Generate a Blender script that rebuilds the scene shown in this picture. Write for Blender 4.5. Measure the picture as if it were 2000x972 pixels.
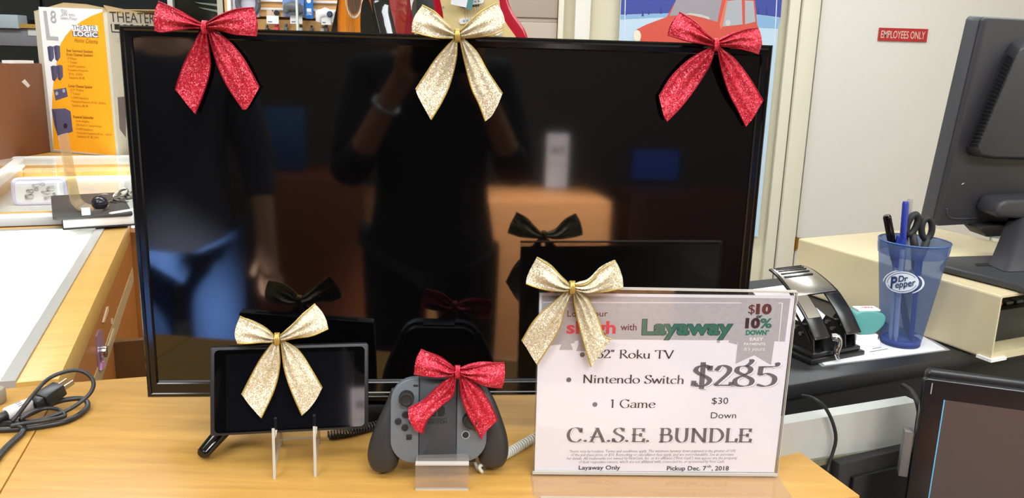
import bpy, bmesh, math, random
from math import sin, cos, pi, radians as R
from mathutils import Vector as V, Matrix
from mathutils.noise import noise
random.seed(7)
for o in list(bpy.data.objects): bpy.data.objects.remove(o)
sc = bpy.context.scene
col = sc.collection

# ------------------------------------------------------------------ camera
FPX, PITCH, ROLL, CAMZ = 1587.48, 0.228604, 0.028905, 0.4599
CAM = V((0, 0, CAMZ))
_w = V((0, cos(PITCH), -sin(PITCH))); _u = V((0, sin(PITCH), cos(PITCH))); _r = V((1, 0, 0))
CR, CU = _r*cos(ROLL) + _u*sin(ROLL), -_r*sin(ROLL) + _u*cos(ROLL)
cd = bpy.data.cameras.new('camera'); cam = bpy.data.objects.new('camera', cd); col.objects.link(cam)
cd.sensor_fit = 'HORIZONTAL'; cd.sensor_width = 36; cd.lens = FPX/2000*36; cd.clip_start = .02; cd.clip_end = 60
M3 = Matrix((CR, CU, -_w)).transposed()
cam.matrix_world = Matrix.Translation(CAM) @ M3.to_4x4()
sc.camera = cam
# ------------------------------------------------------------------ light and exposure
sc.view_settings.view_transform = 'Standard'; sc.view_settings.look = 'None'
sc.view_settings.exposure = 0.0; sc.view_settings.gamma = 1; sc.view_settings.use_curve_mapping = False
sc.cycles.use_denoising = True; sc.cycles.max_bounces = 14; sc.cycles.transparent_max_bounces = 24
sc.cycles.caustics_reflective = False; sc.cycles.caustics_refractive = False; sc.cycles.sample_clamp_indirect = 6
w = bpy.data.worlds.new('world'); sc.world = w; w.use_nodes = True
w.node_tree.nodes['Background'].inputs[0].default_value = (.95, .97, 1, 1)
w.node_tree.nodes['Background'].inputs[1].default_value = .3
def area(name, loc, sx, sy, power, color=(.945, .975, 1), rot=(0, 0, 0)):
    l = bpy.data.lights.new(name, 'AREA'); l.shape = 'RECTANGLE'; l.size = sx; l.size_y = sy; l.energy = power; l.color = color
    o = bpy.data.objects.new(name, l); col.objects.link(o); o.location = loc; o.rotation_euler = rot
    return o
FLOOR, CEIL = -.96, 1.86
for i, (x, y, p) in enumerate([(-1.5, -1.3, 62), (.75, -1.3, 84), (2.2, -.9, 48), (-1.5, .6, 24), (.15, .3, 20), (1.7, .75, 20), (-2.1, 2.5, 36), (-.55, 2.5, 28), (1.3, 2.5, 22)]):
    area('ceiling_lamp', (x, y, CEIL-.03), 1.2, .55, p)

# ------------------------------------------------------------------ helpers
def s2l(c): return c/12.92 if c <= .04045 else ((c+.055)/1.055)**2.4
def hexc(h): return tuple(s2l(int(h[i:i+2], 16)/255) for i in (0, 2, 4)) + (1,)
def ray(px, py): return _w + CR*((px-1000)/FPX) - CU*((py-486)/FPX)
def at(px, py, z=None, y=None):
    d = ray(px, py); t = (z-CAMZ)/d.z if z is not None else y/d.y
    return CAM + d*t
CT = R(17.5)
def UV(u, v, z=0): return V((u*cos(CT)-v*sin(CT), u*sin(CT)+v*cos(CT), z))
class Fr:
    def __init__(s, M): s.M = M; s.I = M.inverted()
    def px(s, x, y, d=0):
        o = s.I @ CAM; r = s.I.to_3x3() @ ray(x, y); t = (d-o.z)/r.z
        return o + r*t
    def w(s, p): return s.M @ V(p)
def up(P, yaw=0, tilt=0, roll=0):     # x to the right, y up, z towards the viewer; tilt leans the top away
    return Fr(Matrix.Translation(V(P)) @ Matrix.Rotation(yaw, 4, 'Z') @ Matrix.Rotation(pi/2-tilt, 4, 'X') @ Matrix.Rotation(roll, 4, 'Z'))
def flat(P, yaw=0): return Fr(Matrix.Translation(V(P)) @ Matrix.Rotation(yaw, 4, 'Z'))
ID = Fr(Matrix.Identity(4))

MC = {}
def nodes(name):
    m = bpy.data.materials.new(name); m.use_nodes = True
    nt = m.node_tree; b = nt.nodes['Principled BSDF']
    return m, nt, b
def mat(name, c, rough=.5, metal=0, spec=.5, bump=0, bscale=200, var=0, vscale=8, ior=None, emit=0, coat=0, sheen=0):
    if name in MC: return MC[name]
    m, nt, b = nodes(name); b.inputs['Base Color'].default_value = hexc(c)
    b.inputs['Roughness'].default_value = rough; b.inputs['Metallic'].default_value = metal
    b.inputs['Specular IOR Level'].default_value = spec
    if ior: b.inputs['IOR'].default_value = ior
    if coat: b.inputs['Coat Weight'].default_value = coat; b.inputs['Coat Roughness'].default_value = .05
    if emit: b.inputs['Emission Color'].default_value = hexc(c); b.inputs['Emission Strength'].default_value = emit
    if bump or var:
        tc = nt.nodes.new('ShaderNodeTexCoord')
    if bump:
        n = nt.nodes.new('ShaderNodeTexNoise'); n.inputs['Scale'].default_value = bscale; n.inputs['Detail'].default_value = 4
        bp = nt.nodes.new('ShaderNodeBump'); bp.inputs['Strength'].default_value = bump; bp.inputs['Distance'].default_value = .002
        nt.links.new(tc.outputs['Object'], n.inputs['Vector']); nt.links.new(n.outputs[0], bp.inputs['Height']); nt.links.new(bp.outputs[0], b.inputs['Normal'])
    if var:
        n = nt.nodes.new('ShaderNodeTexNoise'); n.inputs['Scale'].default_value = vscale; n.inputs['Detail'].default_value = 5
        mx = nt.nodes.new('ShaderNodeMix'); mx.data_type = 'RGBA'; mx.blend_type = 'MULTIPLY'
        cr = nt.nodes.new('ShaderNodeValToRGB'); cr.color_ramp.elements[0].position = .3; cr.color_ramp.elements[1].position = .7
        cr.color_ramp.elements[0].color = (1-var, 1-var, 1-var, 1)
        mx.inputs[0].default_value = 1; mx.inputs[6].default_value = hexc(c)
        nt.links.new(tc.outputs['Object'], n.inputs['Vector']); nt.links.new(n.outputs[0], cr.inputs[0]); nt.links.new(cr.outputs[0], mx.inputs[7]); nt.links.new(mx.outputs[2], b.inputs['Base Color'])
    MC[name] = m; return m
def wood(name, c1, c2, rot=0, scale=(1.6, 26, 6), rough=.38, spec=.5):
    if name in MC: return MC[name]
    m, nt, b = nodes(name); L = nt.links.new
    tc = nt.nodes.new('ShaderNodeTexCoord'); mp = nt.nodes.new('ShaderNodeMapping'); mp.inputs['Rotation'].default_value = (0, 0, rot); mp.inputs['Scale'].default_value = scale
    n = nt.nodes.new('ShaderNodeTexNoise'); n.inputs['Scale'].default_value = 3; n.inputs['Detail'].default_value = 8; n.inputs['Roughness'].default_value = .62; n.inputs['Distortion'].default_value = .35
    n2 = nt.nodes.new('ShaderNodeTexNoise'); n2.inputs['Scale'].default_value = 12; n2.inputs['Detail'].default_value = 5
    mp2 = nt.nodes.new('ShaderNodeMapping'); mp2.inputs['Rotation'].default_value = (0, 0, rot); mp2.inputs['Scale'].default_value = (scale[0]*1.5, scale[1]*5, scale[2]*2)
    ad = nt.nodes.new('ShaderNodeMix'); ad.data_type = 'FLOAT'; ad.inputs[0].default_value = .35
    cr = nt.nodes.new('ShaderNodeValToRGB'); e = cr.color_ramp.elements
    e[0].position = .33; e[0].color = hexc(c1); e[1].position = .66; e[1].color = hexc(c2)
    L(tc.outputs['Object'], mp.inputs[0]); L(mp.outputs[0], n.inputs['Vector']); L(tc.outputs['Object'], mp2.inputs[0]); L(mp2.outputs[0], n2.inputs['Vector'])
    L(n.outputs[0], ad.inputs[2]); L(n2.outputs[0], ad.inputs[3]); L(ad.outputs[0], cr.inputs[0]); L(cr.outputs[0], b.inputs['Base Color'])
    b.inputs['Roughness'].default_value = rough; b.inputs['Specular IOR Level'].default_value = spec
    MC[name] = m; return m
def clear(name, tint='ffffff', amount=.08, rough=.03, white=0, wcol='ffffff'):   # thin clear sheet: transparent + fresnel gloss (+ a little milky body)
    if name in MC: return MC[name]
    m = bpy.data.materials.new(name); m.use_nodes = True; nt = m.node_tree; nt.nodes.clear(); L = nt.links.new
    out = nt.nodes.new('ShaderNodeOutputMaterial'); tr = nt.nodes.new('ShaderNodeBsdfTransparent'); tr.inputs[0].default_value = hexc(tint)
    gl = nt.nodes.new('ShaderNodeBsdfGlossy'); gl.inputs['Roughness'].default_value = rough
    lw = nt.nodes.new('ShaderNodeLayerWeight'); lw.inputs[0].default_value = .5     # facing term, the same from both sides of the sheet
    pw = nt.nodes.new('ShaderNodeMath'); pw.operation = 'POWER'; pw.inputs[1].default_value = 4.5; L(lw.outputs['Facing'], pw.inputs[0])
    ma = nt.nodes.new('ShaderNodeMath'); ma.operation = 'MULTIPLY_ADD'; ma.inputs[1].default_value = .7; ma.inputs[2].default_value = amount*.35; L(pw.outputs[0], ma.inputs[0])
    mx = nt.nodes.new('ShaderNodeMixShader'); L(ma.outputs[0], mx.inputs[0]); L(tr.outputs[0], mx.inputs[1]); L(gl.outputs[0], mx.inputs[2])
    last = mx
    if white:
        df = nt.nodes.new('ShaderNodeBsdfDiffuse'); df.inputs[0].default_value = hexc(wcol); m2 = nt.nodes.new('ShaderNodeMixShader'); m2.inputs[0].default_value = white
        L(mx.outputs[0], m2.inputs[1]); L(df.outputs[0], m2.inputs[2]); last = m2
    L(last.outputs[0], out.inputs[0]); MC[name] = m; return m
def glitter(name, base, spark, metal=.35):      # lame ribbon: fine metallic threads woven in, glints painted as paler cells
    if name in MC: return MC[name]
    m, nt, b = nodes(name); L = nt.links.new
    tc = nt.nodes.new('ShaderNodeTexCoord'); vo = nt.nodes.new('ShaderNodeTexVoronoi'); vo.inputs['Scale'].default_value = 1100
    L(tc.outputs['Object'], vo.inputs['Vector'])
    sep = nt.nodes.new('ShaderNodeSeparateColor'); L(vo.outputs['Color'], sep.inputs[0])
    n = nt.nodes.new('ShaderNodeTexNoise'); n.inputs['Scale'].default_value = 260; n.inputs['Detail'].default_value = 2; L(tc.outputs['Object'], n.inputs['Vector'])
    mul = nt.nodes.new('ShaderNodeMath'); mul.operation = 'MULTIPLY'; L(sep.outputs[0], mul.inputs[0]); L(n.outputs[0], mul.inputs[1])
    cr = nt.nodes.new('ShaderNodeValToRGB'); e = cr.color_ramp.elements; e[0].position = .36; e[0].color = hexc(base); e[1].position = .6; e[1].color = hexc(spark)
    L(mul.outputs[0], cr.inputs[0]); L(cr.outputs[0], b.inputs['Base Color'])
    geo = nt.nodes.new('ShaderNodeNewGeometry'); sub = nt.nodes.new('ShaderNodeVectorMath'); sub.operation = 'SUBTRACT'; sub.inputs[1].default_value = (.5, .5, .5)
    sca = nt.nodes.new('ShaderNodeVectorMath'); sca.operation = 'SCALE'; sca.inputs['Scale'].default_value = .9
    add = nt.nodes.new('ShaderNodeVectorMath'); nor = nt.nodes.new('ShaderNodeVectorMath'); nor.operation = 'NORMALIZE'
    L(vo.outputs['Color'], sub.inputs[0]); L(sub.outputs[0], sca.inputs[0]); L(sca.outputs[0], add.inputs[0]); L(geo.outputs['Normal'], add.inputs[1]); L(add.outputs[0], nor.inputs[0]); L(nor.outputs[0], b.inputs['Normal'])
    b.inputs['Metallic'].default_value = metal; b.inputs['Roughness'].default_value = .34
    MC[name] = m; return m

class MB:
    def __init__(s): s.v = []; s.f = []; s.mi = []; s.cur = 0
    def add(s, vs, fs):
        o = len(s.v); s.v += [tuple(p) for p in vs]; s.f += [tuple(i+o for i in f) for f in fs]; s.mi += [s.cur]*len(fs); return s
    def box(s, x0, x1, y0, y1, z0, z1, M=None):
        vs = [V((x, y, z)) for z in (z0, z1) for y in (y0, y1) for x in (x0, x1)]
        if M is not None: vs = [M @ p for p in vs]
        return s.add(vs, [(0, 2, 3, 1), (4, 5, 7, 6), (0, 1, 5, 4), (2, 6, 7, 3), (0, 4, 6, 2), (1, 3, 7, 5)])
    def prism(s, pts, z0, z1, M=None):        # outline in x,y pushed from z0 to z1
        a = sum(p[0]*q[1]-q[0]*p[1] for p, q in zip(pts, list(pts[1:])+[pts[0]]))
        if a < 0: pts = list(pts)[::-1]
        n = len(pts); vs = [V((p[0], p[1], z0)) for p in pts] + [V((p[0], p[1], z1)) for p in pts]
        if M is not None: vs = [M @ p for p in vs]
        return s.add(vs, [tuple(range(n-1, -1, -1)), tuple(range(n, 2*n))] + [(i, (i+1) % n, n+(i+1) % n, n+i) for i in range(n)])
    def ring(s, outer, inner, z0, z1):        # frame between two outlines of equal length
        n = len(outer); vs = [V((*p[:2], z)) for z in (z0, z1) for L in (outer, inner) for p in L]
        fs = []
        for i in range(n):
            j = (i+1) % n
            fs += [(i, n+i, n+j, j), (2*n+i, 2*n+j, 3*n+j, 3*n+i), (i, j, 2*n+j, 2*n+i), (n+i, 3*n+i, 3*n+j, n+j)]
        return s.add(vs, fs)
    def tube(s, path, r, n=8, closed=False, flat=None):
        path = [V(p) for p in path]; m = len(path); vs = []; prev = None
        rr = r if isinstance(r, (list, tuple)) else [r]*m
        for i, p in enumerate(path):
            if closed: t = path[(i+1) % m]-path[i-1]
            else: t = path[min(i+1, m-1)]-path[max(i-1, 0)]
            t = t.normalized() if t.length > 1e-9 else V((0, 0, 1))
            if prev is None: a = t.orthogonal().normalized()
            else:
                a = prev - t*prev.dot(t); a = a.normalized() if a.length > 1e-6 else t.orthogonal().normalized()
            prev = a; b = t.cross(a)
            if flat: a0 = (V(flat)-t*V(flat).dot(t)).normalized(); b0 = t.cross(a0)
            for k in range(n):
                th = 2*pi*k/n
                if flat: vs.append(p + b0*rr[i]*cos(th) + a0*rr[i]*FLATK*sin(th))
                else: vs.append(p + a*rr[i]*cos(th) + b*rr[i]*sin(th))
        fs = [(i*n+k, i*n+(k+1) % n, ((i+1) % m)*n+(k+1) % n, ((i+1) % m)*n+k) for i in range(m if closed else m-1) for k in range(n)]
        if not closed: fs += [tuple(range(n-1, -1, -1)), tuple((m-1)*n+k for k in range(n))]
        return s.add(vs, fs)
    def cyl(s, p0, p1, r0, r1=None, n=16): return s.tube([p0, p1], [r0, r0 if r1 is None else r1], n)
    def lathe(s, prof, n=32, M=None, cap=False):
        vs = [V((r*cos(2*pi*k/n), r*sin(2*pi*k/n), z)) for r, z in prof for k in range(n)]
        if M is not None: vs = [M @ p for p in vs]
        fs = [(i*n+k, i*n+(k+1) % n, (i+1)*n+(k+1) % n, (i+1)*n+k) for i in range(len(prof)-1) for k in range(n)]
        if cap: fs += [tuple(range(n-1, -1, -1)), tuple((len(prof)-1)*n+k for k in range(n))]
        return s.add(vs, fs)
    def grid(s, P, flip=False):
        nu, nv = len(P), len(P[0]); vs = [p for row in P for p in row]
        fs = [(i*nv+j, i*nv+j+1, (i+1)*nv+j+1, (i+1)*nv+j) for i in range(nu-1) for j in range(nv-1)]
        if flip: fs = [f[::-1] for f in fs]
        return s.add(vs, fs)
    def quad(s, *p): return s.add(p, [tuple(range(len(p)))])
    def build(s, name, m, parent=None, fr=None, smooth=False, bevel=0, seg=2, solid=0, fixn=False, ang=35):
        me = bpy.data.meshes.new(name); me.from_pydata(s.v, [], s.f)
        for x in (m if isinstance(m, (list, tuple)) else [m]): me.materials.append(x)
        me.polygons.foreach_set('material_index', s.mi)
        bm = bmesh.new(); bm.from_mesh(me)
        if fixn: bmesh.ops.recalc_face_normals(bm, faces=bm.faces)
        if bevel:
            es = [e for e in bm.edges if len(e.link_faces) == 2 and e.calc_face_angle(0) > R(ang)]
            bmesh.ops.bevel(bm, geom=es, offset=bevel, segments=seg, affect='EDGES', profile=.5, clamp_overlap=True)
        if solid: bmesh.ops.solidify(bm, geom=bm.faces[:], thickness=solid)
        bm.to_mesh(me); bm.free()
        if smooth or bevel:
            me.polygons.foreach_set('use_smooth', [True]*len(me.polygons))
            try: me.set_sharp_from_angle(angle=R(smooth if smooth not in (True, False) else 42))
            except Exception: pass
        o = bpy.data.objects.new(name, me); col.objects.link(o)
        if parent is not None: o.parent = parent
        elif fr is not None: o.matrix_world = fr.M
        return o
FLATK = 1
def tag(o, label, cat, group=None):
    o['label'] = label; o['category'] = cat
    if group: o['group'] = group
    return o
def struct(o, label=None):
    o['kind'] = 'structure'
    if label: o['label'] = label
    return o
def root(name, label, cat, fr, group=None):
    o = bpy.data.objects.new(name, None); o.empty_display_size = .03; col.objects.link(o); o.matrix_world = fr.M
    return tag(o, label, cat, group)
def lab(o, s): o['label'] = s; return o
def rrect(x0, x1, y0, y1, r, n=5, radii=None):
    rs = radii or [r]*4; pts = []
    for (cx, cy, a0, q) in ((x1, y1, 0, rs[0]), (x0, y1, 90, rs[1]), (x0, y0, 180, rs[2]), (x1, y0, 270, rs[3])):
        sx = -1 if cx == x1 else 1; sy = -1 if cy == y1 else 1
        for k in range(n+1):
            a = R(a0+90*k/n); pts.append((cx+sx*q+q*cos(a), cy+sy*q+q*sin(a)))
    return pts
def ellip(cx, cy, rx, ry, n=28, rot=0):
    c, s_ = cos(rot), sin(rot)
    return [(cx+rx*cos(2*pi*k/n)*c-ry*sin(2*pi*k/n)*s_, cy+rx*cos(2*pi*k/n)*s_+ry*sin(2*pi*k/n)*c) for k in range(n)]
def crom(P, n):                              # smooth curve through points, n+1 samples evenly in parameter
    P = [V(p) if len(p) == 3 else V((p[0], p[1], 0)) for p in P]
    if len(P) == 2: return [P[0].lerp(P[1], i/n) for i in range(n+1)]
    Q = [P[0]*2-P[1]] + P + [P[-1]*2-P[-2]]; m = len(P)-1; out = []
    for i in range(n+1):
        t = i/n*m; k = min(int(t), m-1); t -= k
        a, b, c, d = Q[k], Q[k+1], Q[k+2], Q[k+3]
        out.append(.5*((2*b)+(c-a)*t+(2*a-5*b+4*c-d)*t*t+(3*b-a-3*c+d)*t**3))
    return out
# ---- sans lettering from the built-in font
_TC = {}
def tmesh(s, off=0, shear=0, res=3):
    k = (s, off, shear, res)
    if k in _TC: return _TC[k]
    c = bpy.data.curves.new('t', 'FONT'); c.body = s; c.size = 1; c.offset = off; c.shear = shear; c.resolution_u = res; c.fill_mode = 'FRONT'
    o = bpy.data.objects.new('t', c); col.objects.link(o)
    me = bpy.data.meshes.new_from_object(o.evaluated_get(bpy.context.evaluated_depsgraph_get()))
    vs = [v.co.copy() for v in me.vertices]; fs = [tuple(p.vertices) for p in me.polygons]
    bpy.data.objects.remove(o); bpy.data.curves.remove(c); bpy.data.meshes.remove(me)
    _TC[k] = (vs, fs); return vs, fs
CAPH = max(v.y for v in tmesh('H')[0])
def text(mb, s, fr, L, Rr, cap, d=0, off=0, shear=0, res=3):   # L, Rr: ends of the baseline seen in the photo; cap: capital height in the same units
    vs, fs = tmesh(s, off, shear, res); v0, _ = tmesh(s, 0, shear, res)
    x0, x1 = min(v.x for v in v0), max(v.x for v in v0)
    a, b = fr.px(*L, d), fr.px(*Rr, d); ex = b-a; ln = ex.length; ex.normalize(); ey = V((0, 0, 1)).cross(ex)
    h = cap*ln/math.hypot(Rr[0]-L[0], Rr[1]-L[1])
    mb.add([a + ex*((v.x-x0)/(x1-x0)*ln) + ey*(v.y/CAPH*h) for v in vs], fs)
def textl(mb, s, x0, x1, y, cap, d=0, off=0, shear=0, res=3):  # the same in local metres
    vs, fs = tmesh(s, off, shear, res); a, b = min(v.x for v in vs), max(v.x for v in vs)
    mb.add([V((x0+(v.x-a)/(b-a)*(x1-x0), y+v.y/CAPH*cap, d)) for v in vs], fs)
# ---- serif lettering: broad-nib strokes along letter skeletons (capital height 1)
STEM = lambda x, h=1: ('s', [(x, 0), (x, h)])
HB = lambda x, y, w=.1: ('h', (x, y, w))
GL = {
 'R': (.72, [STEM(.15), ('c', [(.15, .97), (.38, 1), (.52, .86), (.48, .62), (.32, .52), (.15, .52)]), ('s', [(.3, .52), (.7, 0)]), HB(.15, 0), HB(.1, 1, .06)]),
 'o': (.6, [('o', (.3, .31, .24, .3))]),
 'k': (.55, [STEM(.12, 1.05), ('s', [(.45, .6), (.12, .28)]), ('s', [(.22, .36), (.52, 0)]), HB(.12, 0)]),
 'u': (.6, [('c', [(.1, .6), (.1, .2), (.2, .02), (.38, .05), (.46, .2)]), ('s', [(.46, .62), (.46, 0)]), HB(.07, .6, .05), HB(.43, .61, .05), HB(.5, 0, .06)]),
 'T': (.7, [('s', [(.02, .97), (.68, .97)]), STEM(.35), HB(.35, 0), ('s', [(.02, 1), (.0, .82)]), ('s', [(.68, 1), (.7, .82)])]),
 'V': (.72, [('s', [(.05, 1), (.38, 0)]), ('s', [(.38, 0), (.68, 1)]), HB(.05, 1), HB(.68, 1)]),
 'N': (.84, [STEM(.14), ('s', [(.12, 1), (.68, 0)]), STEM(.68), HB(.14, 0), HB(.1, 1, .07), HB(.68, 1)]),
 'i': (.27, [STEM(.12, .62), ('d', (.12, .86)), HB(.12, 0), HB(.08, .62, .06)]),
 'n': (.6, [STEM(.12, .6), ('c', [(.12, .45), (.25, .6), (.4, .58), (.46, .42), (.46, 0)]), HB(.12, 0), HB(.46, 0), HB(.08, .6, .06)]),
 't': (.36, [('s', [(.14, .8), (.14, .12)]), ('c', [(.14, .15), (.18, .02), (.25, .01), (.33, .07)]), ('s', [(.02, .6), (.32, .6)])]),
 'e': (.54, [('c', [(.07, .33), (.28, .35), (.48, .38), (.44, .55), (.28, .62), (.1, .48), (.06, .24), (.2, .02), (.38, .02), (.5, .12)])]),
 'd': (.62, [('c', [(.5, .5), (.3, .61), (.1, .48), (.07, .2), (.26, 0), (.5, .14)]), STEM(.5, 1.05), HB(.54, 0, .05), HB(.46, 1.04, .06)]),
 'S': (.56, [('c', [(.48, .85), (.36, 1), (.16, .95), (.08, .76), (.2, .58), (.4, .44), (.5, .26), (.38, .04), (.18, 0), (.05, .14)]), ('s', [(.49, 1), (.48, .76)]), ('s', [(.05, .26), (.04, 0)])]),
 'w': (.8, [('s', [(.03, .62), (.22, 0)]), ('s', [(.22, 0), (.4, .6)]), ('s', [(.4, .6), (.58, 0)]), ('s', [(.58, 0), (.76, .62)]), HB(.03, .62, .07), HB(.76, .62, .07)]),
 'c': (.5, [('c', [(.46, .5), (.3, .61), (.1, .48), (.07, .2), (.24, 0), (.46, .1)])]),
 'h': (.6, [STEM(.12, 1.05), ('c', [(.12, .45), (.25, .6), (.4, .58), (.46, .42), (.46, 0)]), HB(.12, 0), HB(.46, 0)]),
 '1': (.42, [STEM(.2), ('s', [(.06, .86), (.2, 1)]), HB(.2, 0)]),
 'G': (.8, [('c', [(.66, .84), (.42, 1), (.12, .82), (.06, .4), (.26, .03), (.52, 0), (.68, .12)]), ('s', [(.68, .42), (.68, .06)]), HB(.66, .42), ('s', [(.67, .98), (.66, .76)])]),
 'a': (.54, [('c', [(.08, .5), (.25, .62), (.42, .5), (.42, .25), (.43, .04), (.54, .02)]), ('c', [(.42, .36), (.15, .3), (.06, .14), (.2, 0), (.42, .14)])]),
 'm': (.9, [STEM(.12, .6), ('c', [(.12, .45), (.24, .6), (.36, .58), (.43, .42), (.43, 0)]), ('c', [(.43, .45), (.56, .6), (.68, .58), (.75, .42), (.75, 0)]), HB(.12, 0), HB(.43, 0), HB(.75, 0), HB(.08, .6, .06)]),
 '2': (.56, [('c', [(.06, .76), (.2, 1), (.42, .9), (.42, .66), (.25, .36), (.05, .04)]), ('s', [(.05, .04), (.5, .04)]), ('s', [(.5, .03), (.53, .2)])]),
 '3': (.52, [('c', [(.08, .84), (.24, 1), (.42, .86), (.36, .62), (.18, .54)]), ('c', [(.18, .54), (.42, .48), (.46, .2), (.28, 0), (.06, .1)])]),
 '\u201d': (.3, [('s', [(.1, 1), (.05, .78)]), ('s', [(.24, 1), (.19, .78)])]),
 'C': (.76, [('c', [(.66, .76), (.5, 1), (.2, .92), (.07, .5), (.2, .08), (.5, 0), (.68, .2)]), ('s', [(.67, 1), (.66, .68)])]),
 'A': (.8, [('s', [(.1, 0), (.38, 1)]), ('s', [(.36, 1), (.68, 0)]), ('s', [(.04, .36), (.62, .36)]), HB(.1, 0), HB(.68, 0), HB(.34, 1, .1)]),
 'E': (.68, [STEM(.16), ('s', [(.05, .97), (.58, .97)]), ('s', [(.04, .52), (.46, .52)]), ('s', [(.05, .03), (.6, .03)]), ('s', [(.58, 1), (.58, .76)]), ('s', [(.6, 0), (.63, .26)]), ('s', [(.46, .64), (.46, .4)])]),
 'B': (.7, [STEM(.16), ('c', [(.12, .97), (.42, .97), (.52, .76), (.42, .54), (.15, .53)]), ('c', [(.03, .53), (.5, .52), (.6, .28), (.48, .03), (.05, .03)]), HB(.12, 1, .1), HB(.12, 0, .1)]),
 'U': (.8, [('c', [(.16, 1), (.16, .3), (.3, .02), (.52, .04), (.62, .3), (.62, 1)]), HB(.16, 1), HB(.62, 1)]),
 'D': (.78, [STEM(.16), ('c', [(.08, .97), (.46, .95), (.68, .62), (.66, .28), (.45, .03), (.08, .03)]), HB(.12, 1, .08), HB(.12, 0, .08)]),
 'L': (.64, [STEM(.16), ('s', [(.05, .03), (.58, .03)]), ('s', [(.57, 0), (.6, .28)]), HB(.16, 1)]),
 '8': (.64, [('c', [(.3, .54), (.1, .72), (.14, .93), (.34, .98), (.48, .86), (.45, .68), (.3, .54), (.08, .34), (.08, .1), (.28, 0), (.5, .08), (.54, .32), (.3, .54)]), ('c', [(.34, .97), (.46, 1.12), (.5, 1.26), (.42, 1.28)])]),
 '5': (.62, [('s', [(.14, .95), (.46, .95)]), ('c', [(.44, .95), (.58, 1.0), (.6, 1.12), (.52, 1.12)]), ('s', [(.14, .97), (.12, .55)]), ('c', [(.12, .55), (.32, .62), (.54, .45), (.52, .15), (.3, 0), (.06, .08)])]),
 '.': (.3, [('d', (.12, .07))]), ' ': (.34, []),
}
GL['$'] = (.6, GL['S'][1] + [('s', [(.28, 1.16), (.28, -.14)])])
def _nib(out, pts, thick, thin, ang=R(14), closed=False):
    n = len(pts)
    Lr = []
    for i, p in enumerate(pts):
        t = (pts[(i+1) % n]-pts[i-1]) if closed else pts[min(i+1, n-1)]-pts[max(i-1, 0)]
        if t.length < 1e-6: t = V((1, 0, 0))
        a = math.atan2(t.y, t.x); hw = .5*(thin+(thick-thin)*abs(sin(a-ang))); nn = V((-sin(a), cos(a), 0))
        Lr.append((p+nn*hw, p-nn*hw))
    out.append((Lr, closed))
def serif_mesh(s, thick=.12, thin=.035, ser=.03):
    polys = []; x = 0
    for ch in s:
        adv, st = GL[ch]
        for k, d in st:
            if k == 's':
                a, b = V((d[0][0]+x, d[0][1], 0)), V((d[1][0]+x, d[1][1], 0)); _nib(polys, [a, b], thick, thin)
            elif k == 'c': _nib(polys, [p+V((x, 0, 0)) for p in crom(d, 5*(len(d)-1))], thick, thin)
            elif k == 'o': _nib(polys, [V((q[0]+x, q[1], 0)) for q in ellip(d[0], d[1], d[2], d[3], 24)], thick, thin, closed=True)
            elif k == 'h': _nib(polys, [V((d[0]-d[2]+x, d[1], 0)), V((d[0]+d[2]+x, d[1], 0))], ser, ser)
            elif k == 'd': polys.append(([V((q[0]+x, q[1], 0)) for q in ellip(d[0], d[1], max(.075, thick*.55), max(.075, thick*.55), 12)], 'poly'))
        x += adv
    vs, fs = [], []
    for Lr, c in polys:
        o = len(vs)
        if c == 'poly': vs += Lr; fs.append(tuple(range(o, o+len(Lr)))); continue
        for a, b in Lr: vs += [a, b]
        n = len(Lr)
        for i in range(n if c else n-1):
            j = (i+1) % n; fs.append((o+2*i, o+2*i+1, o+2*j+1, o+2*j))
    return vs, [f[::-1] if (vs[f[1]]-vs[f[0]]).cross(vs[f[2]]-vs[f[1]]).z < 0 else f for f in fs], x
def serif(mb, s, fr, L, Rr, cap, d=0, thick=.12, thin=.035, ser=.03, shift=(0, 0)):
    vs, fs, _ = serif_mesh(s, thick, thin, ser); v0, _, _ = serif_mesh(s, .12, .035, .03)
    x0, x1 = min(v.x for v in v0), max(v.x for v in v0)
    a, b = fr.px(*L, d), fr.px(*Rr, d); ex = b-a; ln = ex.length; ex.normalize(); ey = V((0, 0, 1)).cross(ex)
    h = cap*ln/math.hypot(Rr[0]-L[0], Rr[1]-L[1])
    mb.add([a + ex*((v.x-x0)/(x1-x0)*ln+shift[0]*h) + ey*((v.y+shift[1])*h) for v in vs], fs)

# ------------------------------------------------------------------ materials
M_table = wood('maple_laminate', 'a87c3c', 'c0954c', rough=.36)
M_rim = wood('maple_rim', 'bb9048', 'cda75c', rot=R(-70), rough=.36)
M_panel = wood('brown_cabinet_panel', '9a5c22', 'a9692b', scale=(20, 20, 1.2), rough=.45)
M_slat = wood('slat_wood', 'c9975a', 'd8ab6c', rough=.5)
M_white = mat('white_paint', 'e8e8e6', .45)
M_alum = mat('white_aluminium', 'ececea', .35, spec=.5)
M_cream = mat('cream_wall', 'd5d0b6', .75, bump=.06, bscale=300)
M_creamtrim = mat('cream_trim', 'dcd9c6', .5)
M_door = mat('door_white', 'd6d4cb', .55, bump=.03, bscale=200)
M_taupe = mat('taupe_door', 'b3a596', .55)
M_black = mat('black_plastic', '101011', .35)
M_bgloss = mat('gloss_black', '0a0a0c', .12, spec=.55)
M_screen = mat('screen_glass', '040405', .05, ior=1.7)
M_dark = mat('dark_matte', '161616', .6)
M_grey = mat('grey_plastic', '8d8d92', .5)
M_chrome = mat('chrome', 'd8d8d8', .16, metal=1)
M_steel = mat('brushed_steel', 'a9aaab', .32, metal=1)
M_paper = mat('white_paper', 'eae9f0', .7)
M_acryl = clear('acrylic', 'f2f1ee', white=.035)
M_acedge = mat('acrylic_edge', 'b9b5ac', .2, spec=.6)
M_glass = clear('case_glass', 'fbfdfb')
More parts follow.
